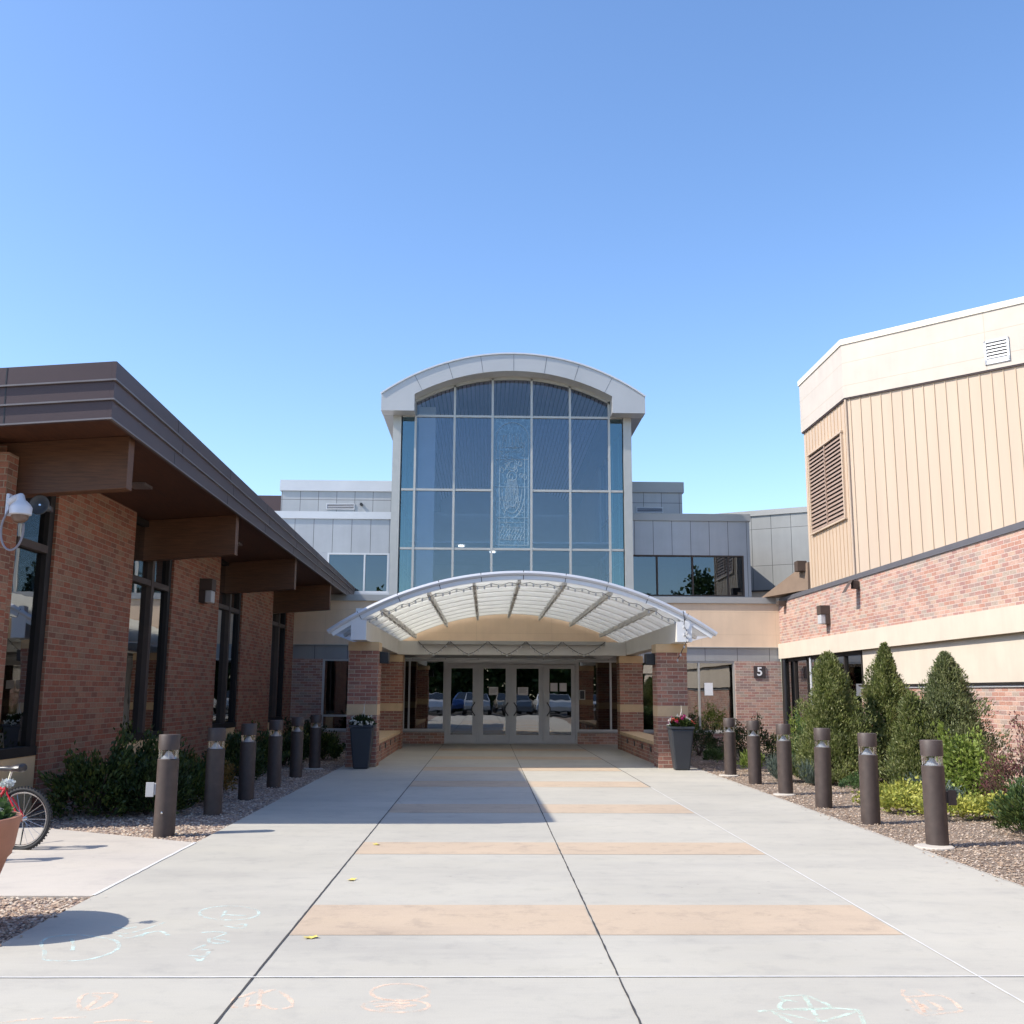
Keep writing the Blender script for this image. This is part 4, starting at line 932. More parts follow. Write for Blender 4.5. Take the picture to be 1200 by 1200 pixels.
# string lights
sg = thing('string_lights', (.72, 21.1, 3.0), 'string of small bulbs draped along the front arch of the canopy', 'string lights')
bulb = B().lathe([(.008, .02), (.012, .0), (.02, -.02), (.018, -.045), (.002, -.06)], 6).mesh('bulb'); bulb.materials.append(LAMPG)
def bulb_at(p, par):
    o = bpy.data.objects.new('bulb', bulb); COL.objects.link(o); o.parent = par; o.location = Vector(p) - wloc(par)
pts = []; n = 46
for i in range(n * 2 + 1):
    th = -.49 + .98 * i / (n * 2); r = KR - .17 - .045 * abs(math.sin(i / 5.3 * math.pi)); pts.append((KX + r * math.sin(th), 21.10 + .02 * math.sin(i), KZ + r * math.cos(th)))
B().tube(pts, .005, 4).build('wire', BLACK, sg)
for i in range(1, n * 2, 2): bulb_at(Vector(pts[i]) + Vector((0, 0, -.01)), sg)
sg = thing('string_lights', (.72, 28.45, 2.8), 'string of bulbs hung in swags on the cross beam above the doors', 'string lights')
pts = []; hooks = [-1.86, -.92, .18, .58, 1.35, 2.35, 3.32]
hooks = [-1.88, -1.0, .05, 1.1, 2.1, 3.3]
for h0, h1 in zip(hooks[:-1], hooks[1:]):
    for i in range(9): t = i / 8; pts.append((h0 + (h1 - h0) * t, 28.46, 2.93 - .36 * (1 - abs(2 * t - 1) ** 1.4)))
B().tube(pts, .009, 4).build('wire', BLACK, sg)
for i in range(1, len(pts), 1): bulb_at(Vector(pts[i]) + Vector((0, 0, -.01)), sg)
sg = thing('string_lights', (4.05, 20.9, 2.8), 'short loose end of bulb string hanging down the right canopy beam end', 'string lights')
pts = [(4.03, 20.92, 3.2), (4.05, 20.91, 3.05), (4.04, 20.92, 2.9), (4.10, 20.91, 2.78), (4.04, 20.92, 2.74), (4.11, 20.9, 2.62), (4.05, 21.0, 2.5), (4.03, 21.3, 2.35), (4.02, 21.6, 2.25)]
B().tube(pts, .008, 4).build('wire', BLACK, sg)
for p in pts[2:]: bulb_at(p, sg)

# ============================================================ SIGN, LAMPS, CAMERA, SPEAKER
sgn = thing('door_number_sign', (8.42, YW, 2.2), 'square dark sign with a white number 5 on the brick wall', 'sign')
B().box(8.24, 8.60, YW - .03, YW - .001, 2.02, 2.38).build('sign_plate', plain('sign_brown', (.055, .04, .04), .5, .05, 3), sgn, bevel=.004)
tc = bpy.data.curves.new('digit', 'FONT'); tc.body = '5'; tc.size = .36; tc.align_x = 'CENTER'; tc.align_y = 'CENTER'; tc.extrude = .003; tc.offset = .007
to = bpy.data.objects.new('digit', tc); COL.objects.link(to)
dg = bpy.context.evaluated_depsgraph_get(); dm = bpy.data.meshes.new_from_object(to.evaluated_get(dg)); bpy.data.objects.remove(to)
do_ = bpy.data.objects.new('digit', dm); COL.objects.link(do_); dm.materials.append(PAPER); do_.parent = sgn; do_.rotation_euler = (R(90), 0, 0); do_.location = (0, -.035, 0)

def wall_lamp(loc, rz, label, grp='box lamps on the brick walls'):
    t = thing('wall_lamp', loc, label, 'wall lamp', grp)
    def L(p): return p
    x, y, z = loc
    B().box(x, x + .26, y - .16, y + .16, z + .0, z + .24).build('lamp_housing', MULL, t, bevel=.008)
    B().box(x, x + .12, y - .16, y + .16, z - .25, z - .003).build('back_plate', MULL, t)
    B().box(x + .121, x + .25, y - .14, y + .14, z - .25, z - .002).build('lamp_glass', LAMPG, t, bevel=.015)
    t.rotation_euler.z = rz; return t
wall_lamp((-5.9, 21.3, 3.58), 0, 'dark box lamp with frosted glass on the shaded left brick pier')
wall_lamp((9.1, 27.1, 3.62), math.pi, 'bronze box lamp with frosted glass on the sunlit pink brick wall')
t = thing('wall_floodlight', (9.08, 24.75, 4.2), 'small dark floodlight tilted down below the grey parapet cap', 'floodlight')
B().box(8.93, 9.08, 24.68, 24.84, 4.08, 4.28).build('housing', MULL, t, bevel=.01)
B().poly([(8.92, 24.62, 4.30), (8.72, 24.62, 3.98), (8.72, 24.9, 3.98), (8.92, 24.9, 4.30)]).build('shade_plate', MULL, t)
t = thing('wall_bracket', (9.05, 31.0, 4.2), 'small dark bracket under the parapet cap in the inner corner', 'bracket')
B().box(8.86, 9.08, 30.85, 31.1, 4.18, 4.32).build('housing', MULL, t)

ox, oy, oz = -5.56, 12.03, 3.69
t = thing('security_camera', (ox, 12.1, oz), 'white dome security camera on a bracket arm with looping cable', 'camera')
CW = plain('camera_white', (.66, .68, .74), .4, .03, 5)
B().box(ox - .12, ox - .08, 12.02, 12.098, oz - .12, oz + .14).build('wall_plate', CW, t, bevel=.006)
B().tube([(ox - .08, 12.05, oz + .04), (ox + .0, 12.0, oz + .07), (ox + .09, 11.93, oz + .08), (ox + .12, 11.9, oz + .0)], [.045, .05, .05, .055], 10).build('arm', CW, t, smooth=True)
B().lathe([(.06, .06), (.10, .02), (.125, -.02), (.12, -.10), (.10, -.11)], 24, (ox + .12, 11.9, oz - .03)).build('housing', CW, t, smooth=True)
B().lathe([(.095, 0), (.088, -.04), (.06, -.075), (.02, -.09), (.001, -.092)], 20, (ox + .12, 11.9, oz - .142)).build('dome', plain('smoked_dome', (.18, .12, .09), .1, .1, 4), t, smooth=True)
B().tube([(ox - .06, 12.0, oz - .06)] + [(ox + .0 + .13 * math.cos(a), 11.99, oz - .30 + .24 * math.sin(a)) for a in np.linspace(2.4, 6.6, 16)], .013, 6).build('cable', plain('cable_grey', (.25, .24, .27), .5), t, smooth=True)
t = thing('horn_speaker', (-5.5, 12.3, 3.72), 'round grey horn speaker beside the white dome camera', 'loudspeaker')
hx, hy, hz = -5.29, 12.02, 3.70
pr = [(.115, 0), (.118, .015), (.10, .03), (.07, .075), (.04, .13), (.04, .26), (.001, .262)]
b = B(); k = 24
for a in range(len(pr) - 1):
    for q in range(k):
        f = lambda r, d, w: (hx + r * math.cos(w), hy + d, hz + r * math.sin(w))
        w0, w1 = 2 * math.pi * q / k, 2 * math.pi * (q + 1) / k
        b.poly([f(pr[a][0], pr[a][1], w0), f(pr[a][0], pr[a][1], w1), f(pr[a + 1][0], pr[a + 1][1], w1), f(pr[a + 1][0], pr[a + 1][1], w0)])
        inn = [(.112, .004), (.08, .05), (.03, .09), (.001, .09)]
for a in range(3):
    for q in range(k):
        w0, w1 = 2 * math.pi * q / k, 2 * math.pi * (q + 1) / k
        b.poly([f(inn[a][0], inn[a][1], w0), f(inn[a][0], inn[a][1], w1), f(inn[a + 1][0], inn[a + 1][1], w1), f(inn[a + 1][0], inn[a + 1][1], w0)])
b.build('horn', plain('horn_grey', (.09, .09, .09), .5, .08, 4), t, smooth=True)
B().lathe([(.022, -.0), (.02, .02), (.001, .026)], 12, (hx, hy + .03, hz - .01)).build('driver_cap', CHR2, t, smooth=True)
B().box(hx - .02, hx + .02, hy + .2, hy + .36, hz - .03, hz + .03).build('bracket', MULL, t)

# papers taped to the glass
for i, (x0, x1, z0, z1, lab) in enumerate([(.10, .38, 1.46, 1.70, 'white paper notice taped inside the second door from the left'), (.98, 1.30, 1.46, 1.70, 'white paper notice on the third door from the left'),
      (1.98, 2.20, 1.58, 1.83, 'left one of two pale sheets on the rightmost door'), (2.26, 2.48, 1.58, 1.83, 'right one of two pale sheets on the rightmost door'),
      (6.72, 6.98, 1.48, 1.86, 'pale notice taped to the window left of the number sign'), (5.9, 6.1, 1.9, 2.15, 'upper pale note on the window beside the right column')]):
    p = thing('paper_notice', ((x0 + x1) / 2, YW + .05, z0), lab, 'notice')
    B().box(x0, x1, YW + .062, YW + .066, z0, z1).build('sheet', PAPER, p)
    if i < 2:
        l_ = B()
        for k in range(4): l_.box(x0 + .04, x1 - .04 - .03 * (k % 2), YW + .059, YW + .0618, z1 - .06 - k * .035, z1 - .05 - k * .035)
        l_.build('text_lines', plain('print_grey', (.3, .3, .32), .8), p)
t = thing('card_reader', (3.0, YW, 1.4), 'small dark intercom panel in a light frame right of the doors', 'intercom')
B().box(2.86, 3.04, YW + .0, YW + .049, 1.33, 1.62).build('frame', ALU, t); B().box(2.885, 3.015, YW - .012, YW - .002, 1.355, 1.595).build('screen', BLACK, t)

# ============================================================ BOLLARD LIGHTS
def make_bollard(label):
    t = thing('bollard_light', (0, 0, 0), label, 'bollard light', 'bollard lights lining the walk')
    B().lathe([(.115, -.06), (.115, .80), (.108, .806), (.05, .806)], 32).build('post', BOLL, t, smooth=True)
    B().lathe([(.108, .806), (.108, .905)], 32, cap=False).build('lens', LENS, t, smooth=True)
    B().lathe([(.085, .807), (.07, .815), (.035, .86), (.025, .885), (.001, .887)], 24).build('reflector', CHROME, t, smooth=True)
    for a in (45, 165, 285): B().tube([(.10 * math.cos(R(a)), .10 * math.sin(R(a)), .806), (.10 * math.cos(R(a)), .10 * math.sin(R(a)), .905)], .004, 5).build('strut', CHR2, t)
    B().lathe([(.05, .905), (.115, .905), (.115, 1.06), (.110, 1.068), (.001, 1.07)], 32).build('cap', BOLL, t, smooth=True)
    return t
Ls = ['nearest bollard light in the left row, with a grey outlet box', 'second nearest bollard light in the left row, in shade', 'third bollard light of the left row, counted from the camera', 'fourth bollard light of the left row, counted from the camera', 'fifth bollard light of the left row, next to last', 'farthest bollard light in the left row, before the dark window']
Rs = ['nearest bollard light in the right row, with an outlet box on its right side', 'second nearest bollard light of the right row', 'bollard light in the right row beside the left conifer', 'bollard light in the right row in front of the blue grass tuft', 'second farthest bollard light of the right row, before the clipped bushes', 'farthest bollard light of the right row, nearest the black planter']
b0 = make_bollard(Ls[0]); b0.location = (-3.5, 11.72, 0)
first_R = None
for (x, y), lab in zip([(-3.5, 13.75), (-3.5, 15.6), (-3.5, 17.6), (-3.5, 19.6), (-3.5, 21.7)], Ls[1:]): copytree(b0, (x, y, 0), random.random(), lab)
rb_ = []
for (x, y), lab in zip([(4.76, 11.08), (4.76, 12.97), (4.76, 14.75), (4.76, 16.6), (4.77, 18.5), (4.76, 20.3)], Rs): rb_.append(copytree(b0, (x, y, 0), random.random() * .6, lab))
rb_[0].rotation_euler.z = 0
for i_, o_ in enumerate(rb_[1:]): o_.rotation_euler.x = R(random.uniform(-.8, .8)); o_.rotation_euler.y = R(random.uniform(-.8, .8))
GB = plain('grey_outlet_cover', (.42, .42, .42), .4, .05, 6)
b = B(); b.box(-.20, -.10, -.05, .05, .40, .54); b.poly([(-.22, -.055, .52), (-.20, -.055, .56), (-.10, -.055, .56), (-.10, -.055, .41), (-.22, -.055, .41)])
def outlet(root, sgn_, m):
    me = B(); me.box(min(sgn_ * .10, sgn_ * .19), max(sgn_ * .10, sgn_ * .19), -.05, .05, .42, .54); me.box(min(sgn_ * .12, sgn_ * .21), max(sgn_ * .12, sgn_ * .21), -.06, -.051, .40, .555)
    o = bpy.data.objects.new('outlet_box', me.mesh('outlet_box')); o.data.materials.append(m); COL.objects.link(o); o.parent = root
    bv = o.modifiers.new('bevel', 'BEVEL'); bv.width = .012; bv.segments = 2
outlet(b0, -1, GB); outlet(rb_[0], 1, BOLL)
b0.rotation_euler.z = 0
o = bpy.data.objects.new('bolt', B().lathe([(.012, 0), (.012, .012), (.001, .014)], 10).mesh('bolt')); o.data.materials.append(CHR2); COL.objects.link(o); o.parent = b0; o.location = (0, -.113, .24); o.rotation_euler = (R(90), 0, 0)
for x, y, lab, w in ((4.68, 10.98, 'round concrete footing under the nearest right bollard', .2), (4.70, 20.22, 'round concrete footing under the farthest right bollard', .19), (4.70, 16.5, 'round concrete footing under the bollard beside the left conifer', .17), (-3.5, 21.6, 'round concrete footing under the farthest left bollard', .2)):
    b = B().lathe([(w, -.05), (w, .0), (w - .015, .008), (.001, .01)], 24, (x, y, -.01)); b.build('concrete_footing', PAD, at=(x, y, 0), label=lab, cat='footing', group='footings under the bollards')

# ============================================================ PLANTS
J1 = leaf('juniper_green', (.09, .12, .035), (.20, .235, .07), (.34, .35, .17), .4)
J2 = leaf('juniper_blue_green', (.095, .12, .05), (.19, .22, .09), (.33, .35, .20), .4)
BX = leaf('boxwood_green', (.018, .035, .012), (.04, .065, .018), (.07, .10, .03), .25)
YG = leaf('yellow_green_leaf', (.14, .20, .035), (.24, .32, .07), (.34, .40, .12), .38)
YEL = leaf('golden_leaf', (.34, .36, .07), (.52, .50, .12), (.22, .28, .06), .35)
LEAFY = plain('yellow_leaf', (.62, .50, .12), .7, .15, 40)
YEW = leaf('yew_green', (.025, .050, .015), (.055, .09, .022), (.11, .13, .03), .25)
PLUM = leaf('plum_leaf', (.20, .05, .085), (.13, .14, .06), (.24, .09, .12), .35)
BLG = leaf('blue_grass', (.09, .13, .11), (.14, .18, .15), (.2, .24, .2), .3)
GOLDS = leaf('golden_shrub', (.16, .09, .02), (.24, .14, .035), (.12, .11, .03), .3)
GRN = leaf('fresh_green', (.05, .10, .03), (.09, .16, .05), (.16, .22, .10), .35)
BARK = plain('bark', (.09, .06, .045), .9, .2, 12)
WFL = leaf('white_petal', (.72, .72, .70), (.82, .82, .80), (.6, .62, .55), .3)
PFL = leaf('magenta_petal', (.45, .03, .16), (.5, .05, .25), (.35, .02, .12), .3)
RFL = leaf('red_petal', (.5, .03, .03), (.55, .06, .05), (.5, .2, .1), .3)

def lumpdir(n):
    d = rng.normal(size=(n, 3)); return d / np.linalg.norm(d, axis=1)[:, None]
def lumps(d, k, amp, seed):
    r_ = np.random.default_rng(seed); c = r_.normal(size=(k, 3)); c /= np.linalg.norm(c, axis=1)[:, None]; w = r_.uniform(.3, 1, k)
    f = np.max(np.exp(-((d[:, None, :] - c[None]) ** 2).sum(2) / .12) * w, axis=1); return 1 + amp * (f - .45)
def bush(name, loc, rx, ry, h, n, L, Wd, m, label, cat='shrub', group=None, seed=1, amp=.35, upw=.5, core=True, stems=True, holes=.0, spray=.5):
    t = thing(name, loc, label, cat, group)
    d = lumpdir(n); d[:, 2] = np.abs(d[:, 2]) * 1.0 - .12
    r_ = rng.uniform(.62, 1.0, n) ** .6 * lumps(d, 26, amp, seed)
    P = d * r_[:, None] * np.array([rx, ry, h * .92]); P[:, 2] = np.maximum(P[:, 2] + .08, .01)
    if holes:
        c = np.random.default_rng(seed + 9).normal(size=(5, 3)); c[:, 2] = abs(c[:, 2]); c /= np.linalg.norm(c, axis=1)[:, None]
        kk = np.min(((d[:, None] - c[None]) ** 2).sum(2), axis=1) > holes; P = P[kk]; d = d[kk]
    D = d * .9 + rng.normal(size=d.shape) * .55 + np.array([0, 0, upw])
    # shoots that break the outline
    ns = int(len(P) * spray); kb = max(8, int(22 * spray * 2)); sd = lumpdir(kb); sd[:, 2] = np.abs(sd[:, 2]) * .9 + .12; sd /= np.linalg.norm(sd, axis=1)[:, None]
    j = rng.integers(0, kb, ns); tt = rng.uniform(.55, 1.0, ns) * (1 + .32 * rng.uniform(-.6, 1, kb)[j]); sp_ = sd[j] * tt[:, None] * np.array([rx, ry, h]) + rng.normal(size=(ns, 3)) * (.035 + .02 * rx)
    sp_[:, 2] = np.maximum(sp_[:, 2] + .05, .01); P[:ns] = sp_; D[:ns] = sd[j] + rng.normal(size=(ns, 3)) * .35 + np.array([0, 0, upw * .6])
    objm('foliage', leaves_mesh('foliage', P, D, L, Wd), m, t)
    if stems:
        b = B()
        for k in range(6):
            a = k * 1.05 + seed; e = (math.cos(a) * rx * .55, math.sin(a) * ry * .55, h * .62)
            b.tube([(0, 0, -.04), (e[0] * .35, e[1] * .35, h * .3), e], [.018, .013, .006], 5)
        st = bpy.data.objects.new('stem', b.mesh('stem')); st.data.materials.append(BARK); COL.objects.link(st); st.parent = t
    return t
def conifer(name, loc, r, h, n, m, label, seed=1, lean=0.0, base=.05, pw=.75, group='conifers along the brick hall', tops=((0, 0, 1),)):
    t = thing(name, loc, label, 'conifer', group)
    rs = np.random.default_rng(seed)
    Ps, Ds = [], []
    for (tx, ty, th) in tops:
        k = int(n * th / sum(q[2] for q in tops))
        u = rs.uniform(0, 1, k) ** 1.35; z = base + u * (h * th - base)
        rad = r * (1 - u) ** pw * (.55 + .45 * np.minimum(1, u * 6 + .45)) + .03
        a = rs.uniform(0, 2 * math.pi, k)
        # sprays: clusters of needles on upswept branchlets
        nb = 150; ba = rs.uniform(0, 2 * math.pi, nb); bz = rs.uniform(0, 1, nb)
        j = rs.integers(0, nb, k); mixm = rs.uniform(size=k) < .62
        tw = rs.normal(0, 1, k); a = np.where(mixm, ba[j] + tw * .13, a); uu = np.where(mixm, np.clip(bz[j] + rs.normal(0, .035, k), 0, 1), u)
        z = base + uu * (h * th - base); z0_ = z; rad = r * (1 - uu) ** pw * (.6 + .4 * np.minimum(1, uu * 6 + .4)) + .025
        tip = rs.uniform(0, 1, k); bl = rs.uniform(.66, 1.30, nb) * np.where(rs.uniform(size=nb) < .12, 1.25, 1); bump_ = np.where(mixm, (.62 + .38 * tip) * bl[j], rs.uniform(.5, .88, k)); z = z + np.where(mixm, tip * .13 - .05, 0)
        rr = rad * bump_
        Ps.append(np.stack([tx + rr * np.cos(a) + lean * z, ty + rr * np.sin(a), z], 1))
        Ds.append(np.stack([np.cos(a) * .55, np.sin(a) * .55, np.full(k, .95)], 1) + rs.normal(size=(k, 3)) * .38)
    P = np.concatenate(Ps); D = np.concatenate(Ds)
    objm('foliage', leaves_mesh('foliage', P, D, .062, .020), m, t)
    b = B(); b.tube([(0, 0, -.05), (lean * h * .5, 0, h * .5), (lean * h * .93, 0, h * .93)], [.06, .035, .008], 7)
    st = bpy.data.objects.new('trunk', b.mesh('trunk')); st.data.materials.append(BARK); COL.objects.link(st); st.parent = t
    # sprays of inner shade growth
    kk = 1700; u = rs.uniform(0, .95, kk); a = rs.uniform(0, 6.28, kk); rad = r * (1 - u) ** pw * .42
    P = np.stack([rad * np.cos(a) + lean * u * h, rad * np.sin(a), base + u * h * .93], 1)
    objm('inner_foliage', leaves_mesh('inner', P, rs.normal(size=(kk, 3)) + [0, 0, .6], .16, .09), m, t)
    return t
conifer('juniper', (6.2, 18.6, 0), .80, 2.2, 27000, J1, 'broad dark green conifer standing farthest left, before the shop-like glazing', 3, pw=.70)
conifer('juniper', (7.35, 18.9, 0), .76, 2.38, 26000, J1, 'middle pointed conifer in front of the cream stucco panel', 5, pw=.8)
conifer('juniper', (7.45, 16.6, 0), .80, 2.12, 27000, J2, 'greyish green conifer with a rounded top, rightmost of the three tall ones', 8, pw=.68)
conifer('juniper', (6.85, 16.6, 0), .46, 1.5, 14000, J1, 'small bright green conifer tucked between the two right tall conifers', 11, pw=.62)
# right bed shrubs
bush('clipped_shrub', (6.2, 24.6, 0), .78, .7, .88, 5200, .05, .028, BX, 'dark rounded shrub below the window right of the black planter', seed=2, group='clipped green shrubs below the entrance windows')
bush('clipped_shrub', (7.45, 23.6, 0), .82, .8, .92, 5200, .05, .028, BX, 'dark rounded shrub below the number sign', seed=3, group='clipped green shrubs below the entrance windows')
bush('clipped_shrub', (8.1, 26.4, 0), .8, .8, 1.1, 4200, .055, .03, YG, 'bright green shrub right below the number sign by the corner', seed=4, group='clipped green shrubs below the entrance windows')
bush('clipped_shrub', (5.45, 26.6, 0), .6, .6, .75, 3600, .05, .028, BX, 'small dark shrub behind the right brick column', seed=5, group='clipped green shrubs below the entrance windows')
bush('loose_shrub', (6.55, 20.6, 0), .62, .6, 1.05, 5200, .06, .028, GRN, 'light green loose shrub left of the broad conifer', seed=6, amp=.5)
bush('loose_shrub', (7.55, 21.2, 0), .5, .5, 1.1, 3600, .07, .035, YG, 'yellow-green shrub between the left and middle conifers', seed=16, amp=.5)
bush('loose_shrub', (7.12, 15.3, 0), .56, .5, 1.08, 5200, .07, .045, YG, 'bright lime green leafy shrub right of the nearest right bollard', seed=7, amp=.45, upw=.2, spray=.2)
bush('barberry', (7.25, 14.2, 0), .5, .4, .82, 3800, .045, .022, PLUM, 'plum red barberry in front of the lime green shrub', seed=8, amp=.8, upw=.9, group='reddish barberries')
bush('barberry', (8.0, 14.7, 0), .55, .5, 1.15, 4600, .045, .022, PLUM, 'tall plum red barberry against the pink brick at the right edge', seed=9, amp=.9, upw=.9, group='reddish barberries')
bush('low_shrub', (7.75, 13.55, 0), .6, .5, .55, 4200, .05, .02, YEW, 'low green shrub mixed among the red barberries', seed=10, amp=.7)
bush('spreading_yew', (6.35, 12.0, 0), .52, .55, .46, 5200, .07, .018, YEW, 'dark green spreading shrub cut by the right picture edge', seed=12, amp=.6, upw=.9)
bush('low_shrub', (6.75, 12.9, 0), .40, .38, .42, 3000, .055, .03, GRN, 'bright green low shrub at the foot of the spotlight', seed=13, amp=.6)
k = 0
for (x, y, rx, ry, h, lab) in [(6.15, 15.5, .55, .33, .17, 'golden ground cover patch left of the nearest right bollard'), (5.62, 14.1, .30, .3, .15, 'golden ground cover tuft touching the nearest right bollard'), (6.05, 13.5, .50, .36, .17, 'golden ground cover patch just right of the nearest right bollard'),
                            (6.6, 13.45, .36, .3, .2, 'golden-green ground cover patch below the red barberries'), (6.9, 16.0, .35, .3, .16, 'golden ground cover patch under the small conifer'), (5.75, 15.0, .38, .3, .14, 'golden ground cover patch nearest the second right bollard'), (7.1, 13.2, .42, .3, .3, 'light green ground cover clump under the spotlight')]:
    k += 1; bush('ground_cover_plant', (x, y, 0), rx, ry, h, 1900, .05, .034, YEL, lab, 'ground cover', 'golden ground cover patches', seed=20 + k, amp=.5, upw=.2, stems=False)
bush('silvery_plant', (5.98, 16.9, 0), .27, .24, .2, 1400, .04, .02, GRN, 'small pale green mound right of the fourth bollard', 'plant', seed=31, stems=False)
bush('silvery_plant', (6.7, 16.0, 0), .26, .22, .24, 1200, .05, .02, BLG, 'silvery mound beside the golden ground cover', 'plant', seed=32, stems=False)
bush('silvery_plant', (6.35, 14.4, 0), .26, .24, .26, 1300, .045, .022, BLG, 'silvery green mound right of the nearest right bollard', 'plant', seed=33, stems=False)
bush('perennial_tuft', (5.10, 23.4, 0), .22, .2, .24, 700, .10, .02, GRN, 'small green tuft near the foot of the right column', 'plant', seed=34, stems=False, upw=1.2)
bush('perennial_tuft', (5.45, 21.4, 0), .22, .2, .32, 500, .12, .03, YG, 'small yellow-green tuft behind the farthest right bollard', 'plant', seed=35, stems=False, upw=1.0)
def grass(loc, r, h, n, m, label):
    t = thing('ornamental_grass', loc, label, 'grass tuft', 'blue grass tufts')
    a = rng.uniform(0, 6.28, n); q = rng.uniform(0, 1, n) ** .5 * r * .4; P = np.stack([q * np.cos(a), q * np.sin(a), np.zeros(n)], 1)
    D = np.stack([np.cos(a) * .5 * q / r * 2, np.sin(a) * .5 * q / r * 2, np.ones(n)], 1) + rng.normal(size=(n, 3)) * .18
    objm('blades', leaves_mesh('blades', P, D, h, .012, .5), m, t)
grass((5.42, 19.1, 0), .26, .42, 700, BLG, 'blue-grey grass tuft left of the third farthest right bollard')
grass((5.72, 18.3, 0), .24, .38, 600, BLG, 'blue-grey grass tuft right of the third farthest right bollard')
# left bed shrubs
LB = [(-4.95, 13.6, .55, .55, 1.05, YEW, 'dark green shrub farthest left by the wall, behind the bicycle wheel'), (-4.35, 13.75, .55, .45, .82, BX, 'dark green shrub in shade left of the nearest left bollard'),
      (-4.9, 15.0, .7, .7, 1.2, YEW, 'tall dark upright shrub against the first wide brick pier'), (-4.25, 14.9, .45, .5, .72, YEW, 'dark shrub just behind the two nearest left bollards'),
      (-4.45, 18.6, .5, .6, .85, BX, 'dark shrub below the second tall window'), (-4.5, 20.6, .55, .6, .9, YEW, 'dark shrub behind the third and fourth left bollards'),
      (-4.3, 22.6, .5, .6, .75, BX, 'dark shrub between the fifth and sixth left bollards'), (-3.75, 24.5, .5, .5, .75, YEW, 'dark shrub beside the left brick column'), (-4.6, 26.5, .7, .7, 1.0, BX, 'dark shrub below the dark window left of the canopy'), (-5.1, 17.0, .5, .5, .6, YEW, 'small dark shrub at the foot of the wall beside the golden shrub')]
for i, (x, y, rx, ry, h, m, lab) in enumerate(LB):
    bush('dark_shrub', (x, y, 0), rx, ry, h * .78, 4600, .075, .034, m, lab, 'shrub', 'dark shrubs along the left wing', seed=40 + i, amp=.7, upw=.8)
bush('golden_shrub', (-4.3, 16.6, 0), .36, .34, .55, 2600, .05, .03, GOLDS, 'small orange-gold shrub behind the second left bollard', seed=55, amp=.5)

# spotlight at the right edge
t = thing('garden_spotlight', (6.72, 12.75, 0), 'black ribbed garden spotlight on a white base among the shrubs', 'spotlight')
b = B().tube([(6.98, 12.72, .72), (6.60, 12.66, .60)], .085, 16); b.build('lamp_head', BLACK, t, smooth=True)
b = B()
for q in np.linspace(.1, .8, 7): c = Vector((6.98, 12.72, .72)).lerp(Vector((6.60, 12.66, .60)), q); e = Vector((6.98, 12.72, .72)).lerp(Vector((6.60, 12.66, .60)), q + .03); b.tube([c, e], .098, 16)
b.build('cooling_ribs', CHARC, t); B().tube([(6.85, 12.7, .45), (6.85, 12.7, .64)], .02, 8).build('stem', BLACK, t)
B().box(6.62, 6.98, 12.58, 12.85, .40, .45).build('base', PAPER, t, bevel=.01); B().box(6.76, 6.92, 12.68, 12.76, -.03, .4).build('post', BLACK, t)

# ============================================================ PLANTERS
def planter(x, y, label, flab, white_only):
    t = thing('tall_planter', (x, y, 0), label, 'planter', 'tall black planters by the canopy columns')
    a, c = .15, .235; bb = [(x - a, y - a, 0), (x + a, y - a, 0), (x + a, y + a, 0), (x - a, y + a, 0)]; tt = [(x - c, y - c, .82), (x + c, y - c, .82), (x + c, y + c, .82), (x - c, y + c, .82)]
    B().hexa(bb, tt).build('body', CHARC, t, bevel=.03)
    B().box(x - c - .015, x + c + .015, y - c - .015, y + c + .015, .82, .87).build('rim', CHARC, t, bevel=.01)
    f = thing('potted_flowers', (x, y, .85), flab, 'flowers')
    n = 1100; d = lumpdir(n); d[:, 2] = abs(d[:, 2]); P = d * rng.uniform(.4, 1, (n, 1)) * np.array([.24, .24, .17]); P[:, 2] += .02
    objm('foliage', leaves_mesh('foliage', P, d + [0, 0, .3], .06, .035), BX, f)
    def fl(m, k, nm, big):
        d = lumpdir(k); d[:, 2] = abs(d[:, 2]) * .8 + .15; c = d * np.array([.27, .27, .24]); P = np.repeat(c, 14, 0) + rng.normal(size=(k * 14, 3)) * .014
        objm(nm, leaves_mesh(nm, P, rng.normal(size=P.shape), big, big * .8), m, f)
    fl(WFL, 10, 'white_blossom', .045)
    if not white_only: fl(PFL, 9, 'magenta_blossom', .04); fl(RFL, 4, 'red_blossom', .04)
    b = B(); b.tube([(x - .02, y, .9), (x + .0, y, 1.08), (x + .03, y, 1.2), (x + .02, y, 1.30)], [.012, .010, .008, .004], 6); b.tube([(x + .05, y, .9), (x + .04, y, 1.1), (x + .02, y, 1.22)], .006, 5)
    b.build('pale_stalk', plain('pale_stalk', (.62, .58, .5), .7), f)
planter(-2.52, 21.52, 'tall black tapered planter in shade before the left brick column', 'white flowers with a pale stalk in the left black planter', True)
planter(4.02, 21.45, 'tall charcoal tapered planter in sun before the right brick column', 'white, red and magenta flowers in the right charcoal planter', False)
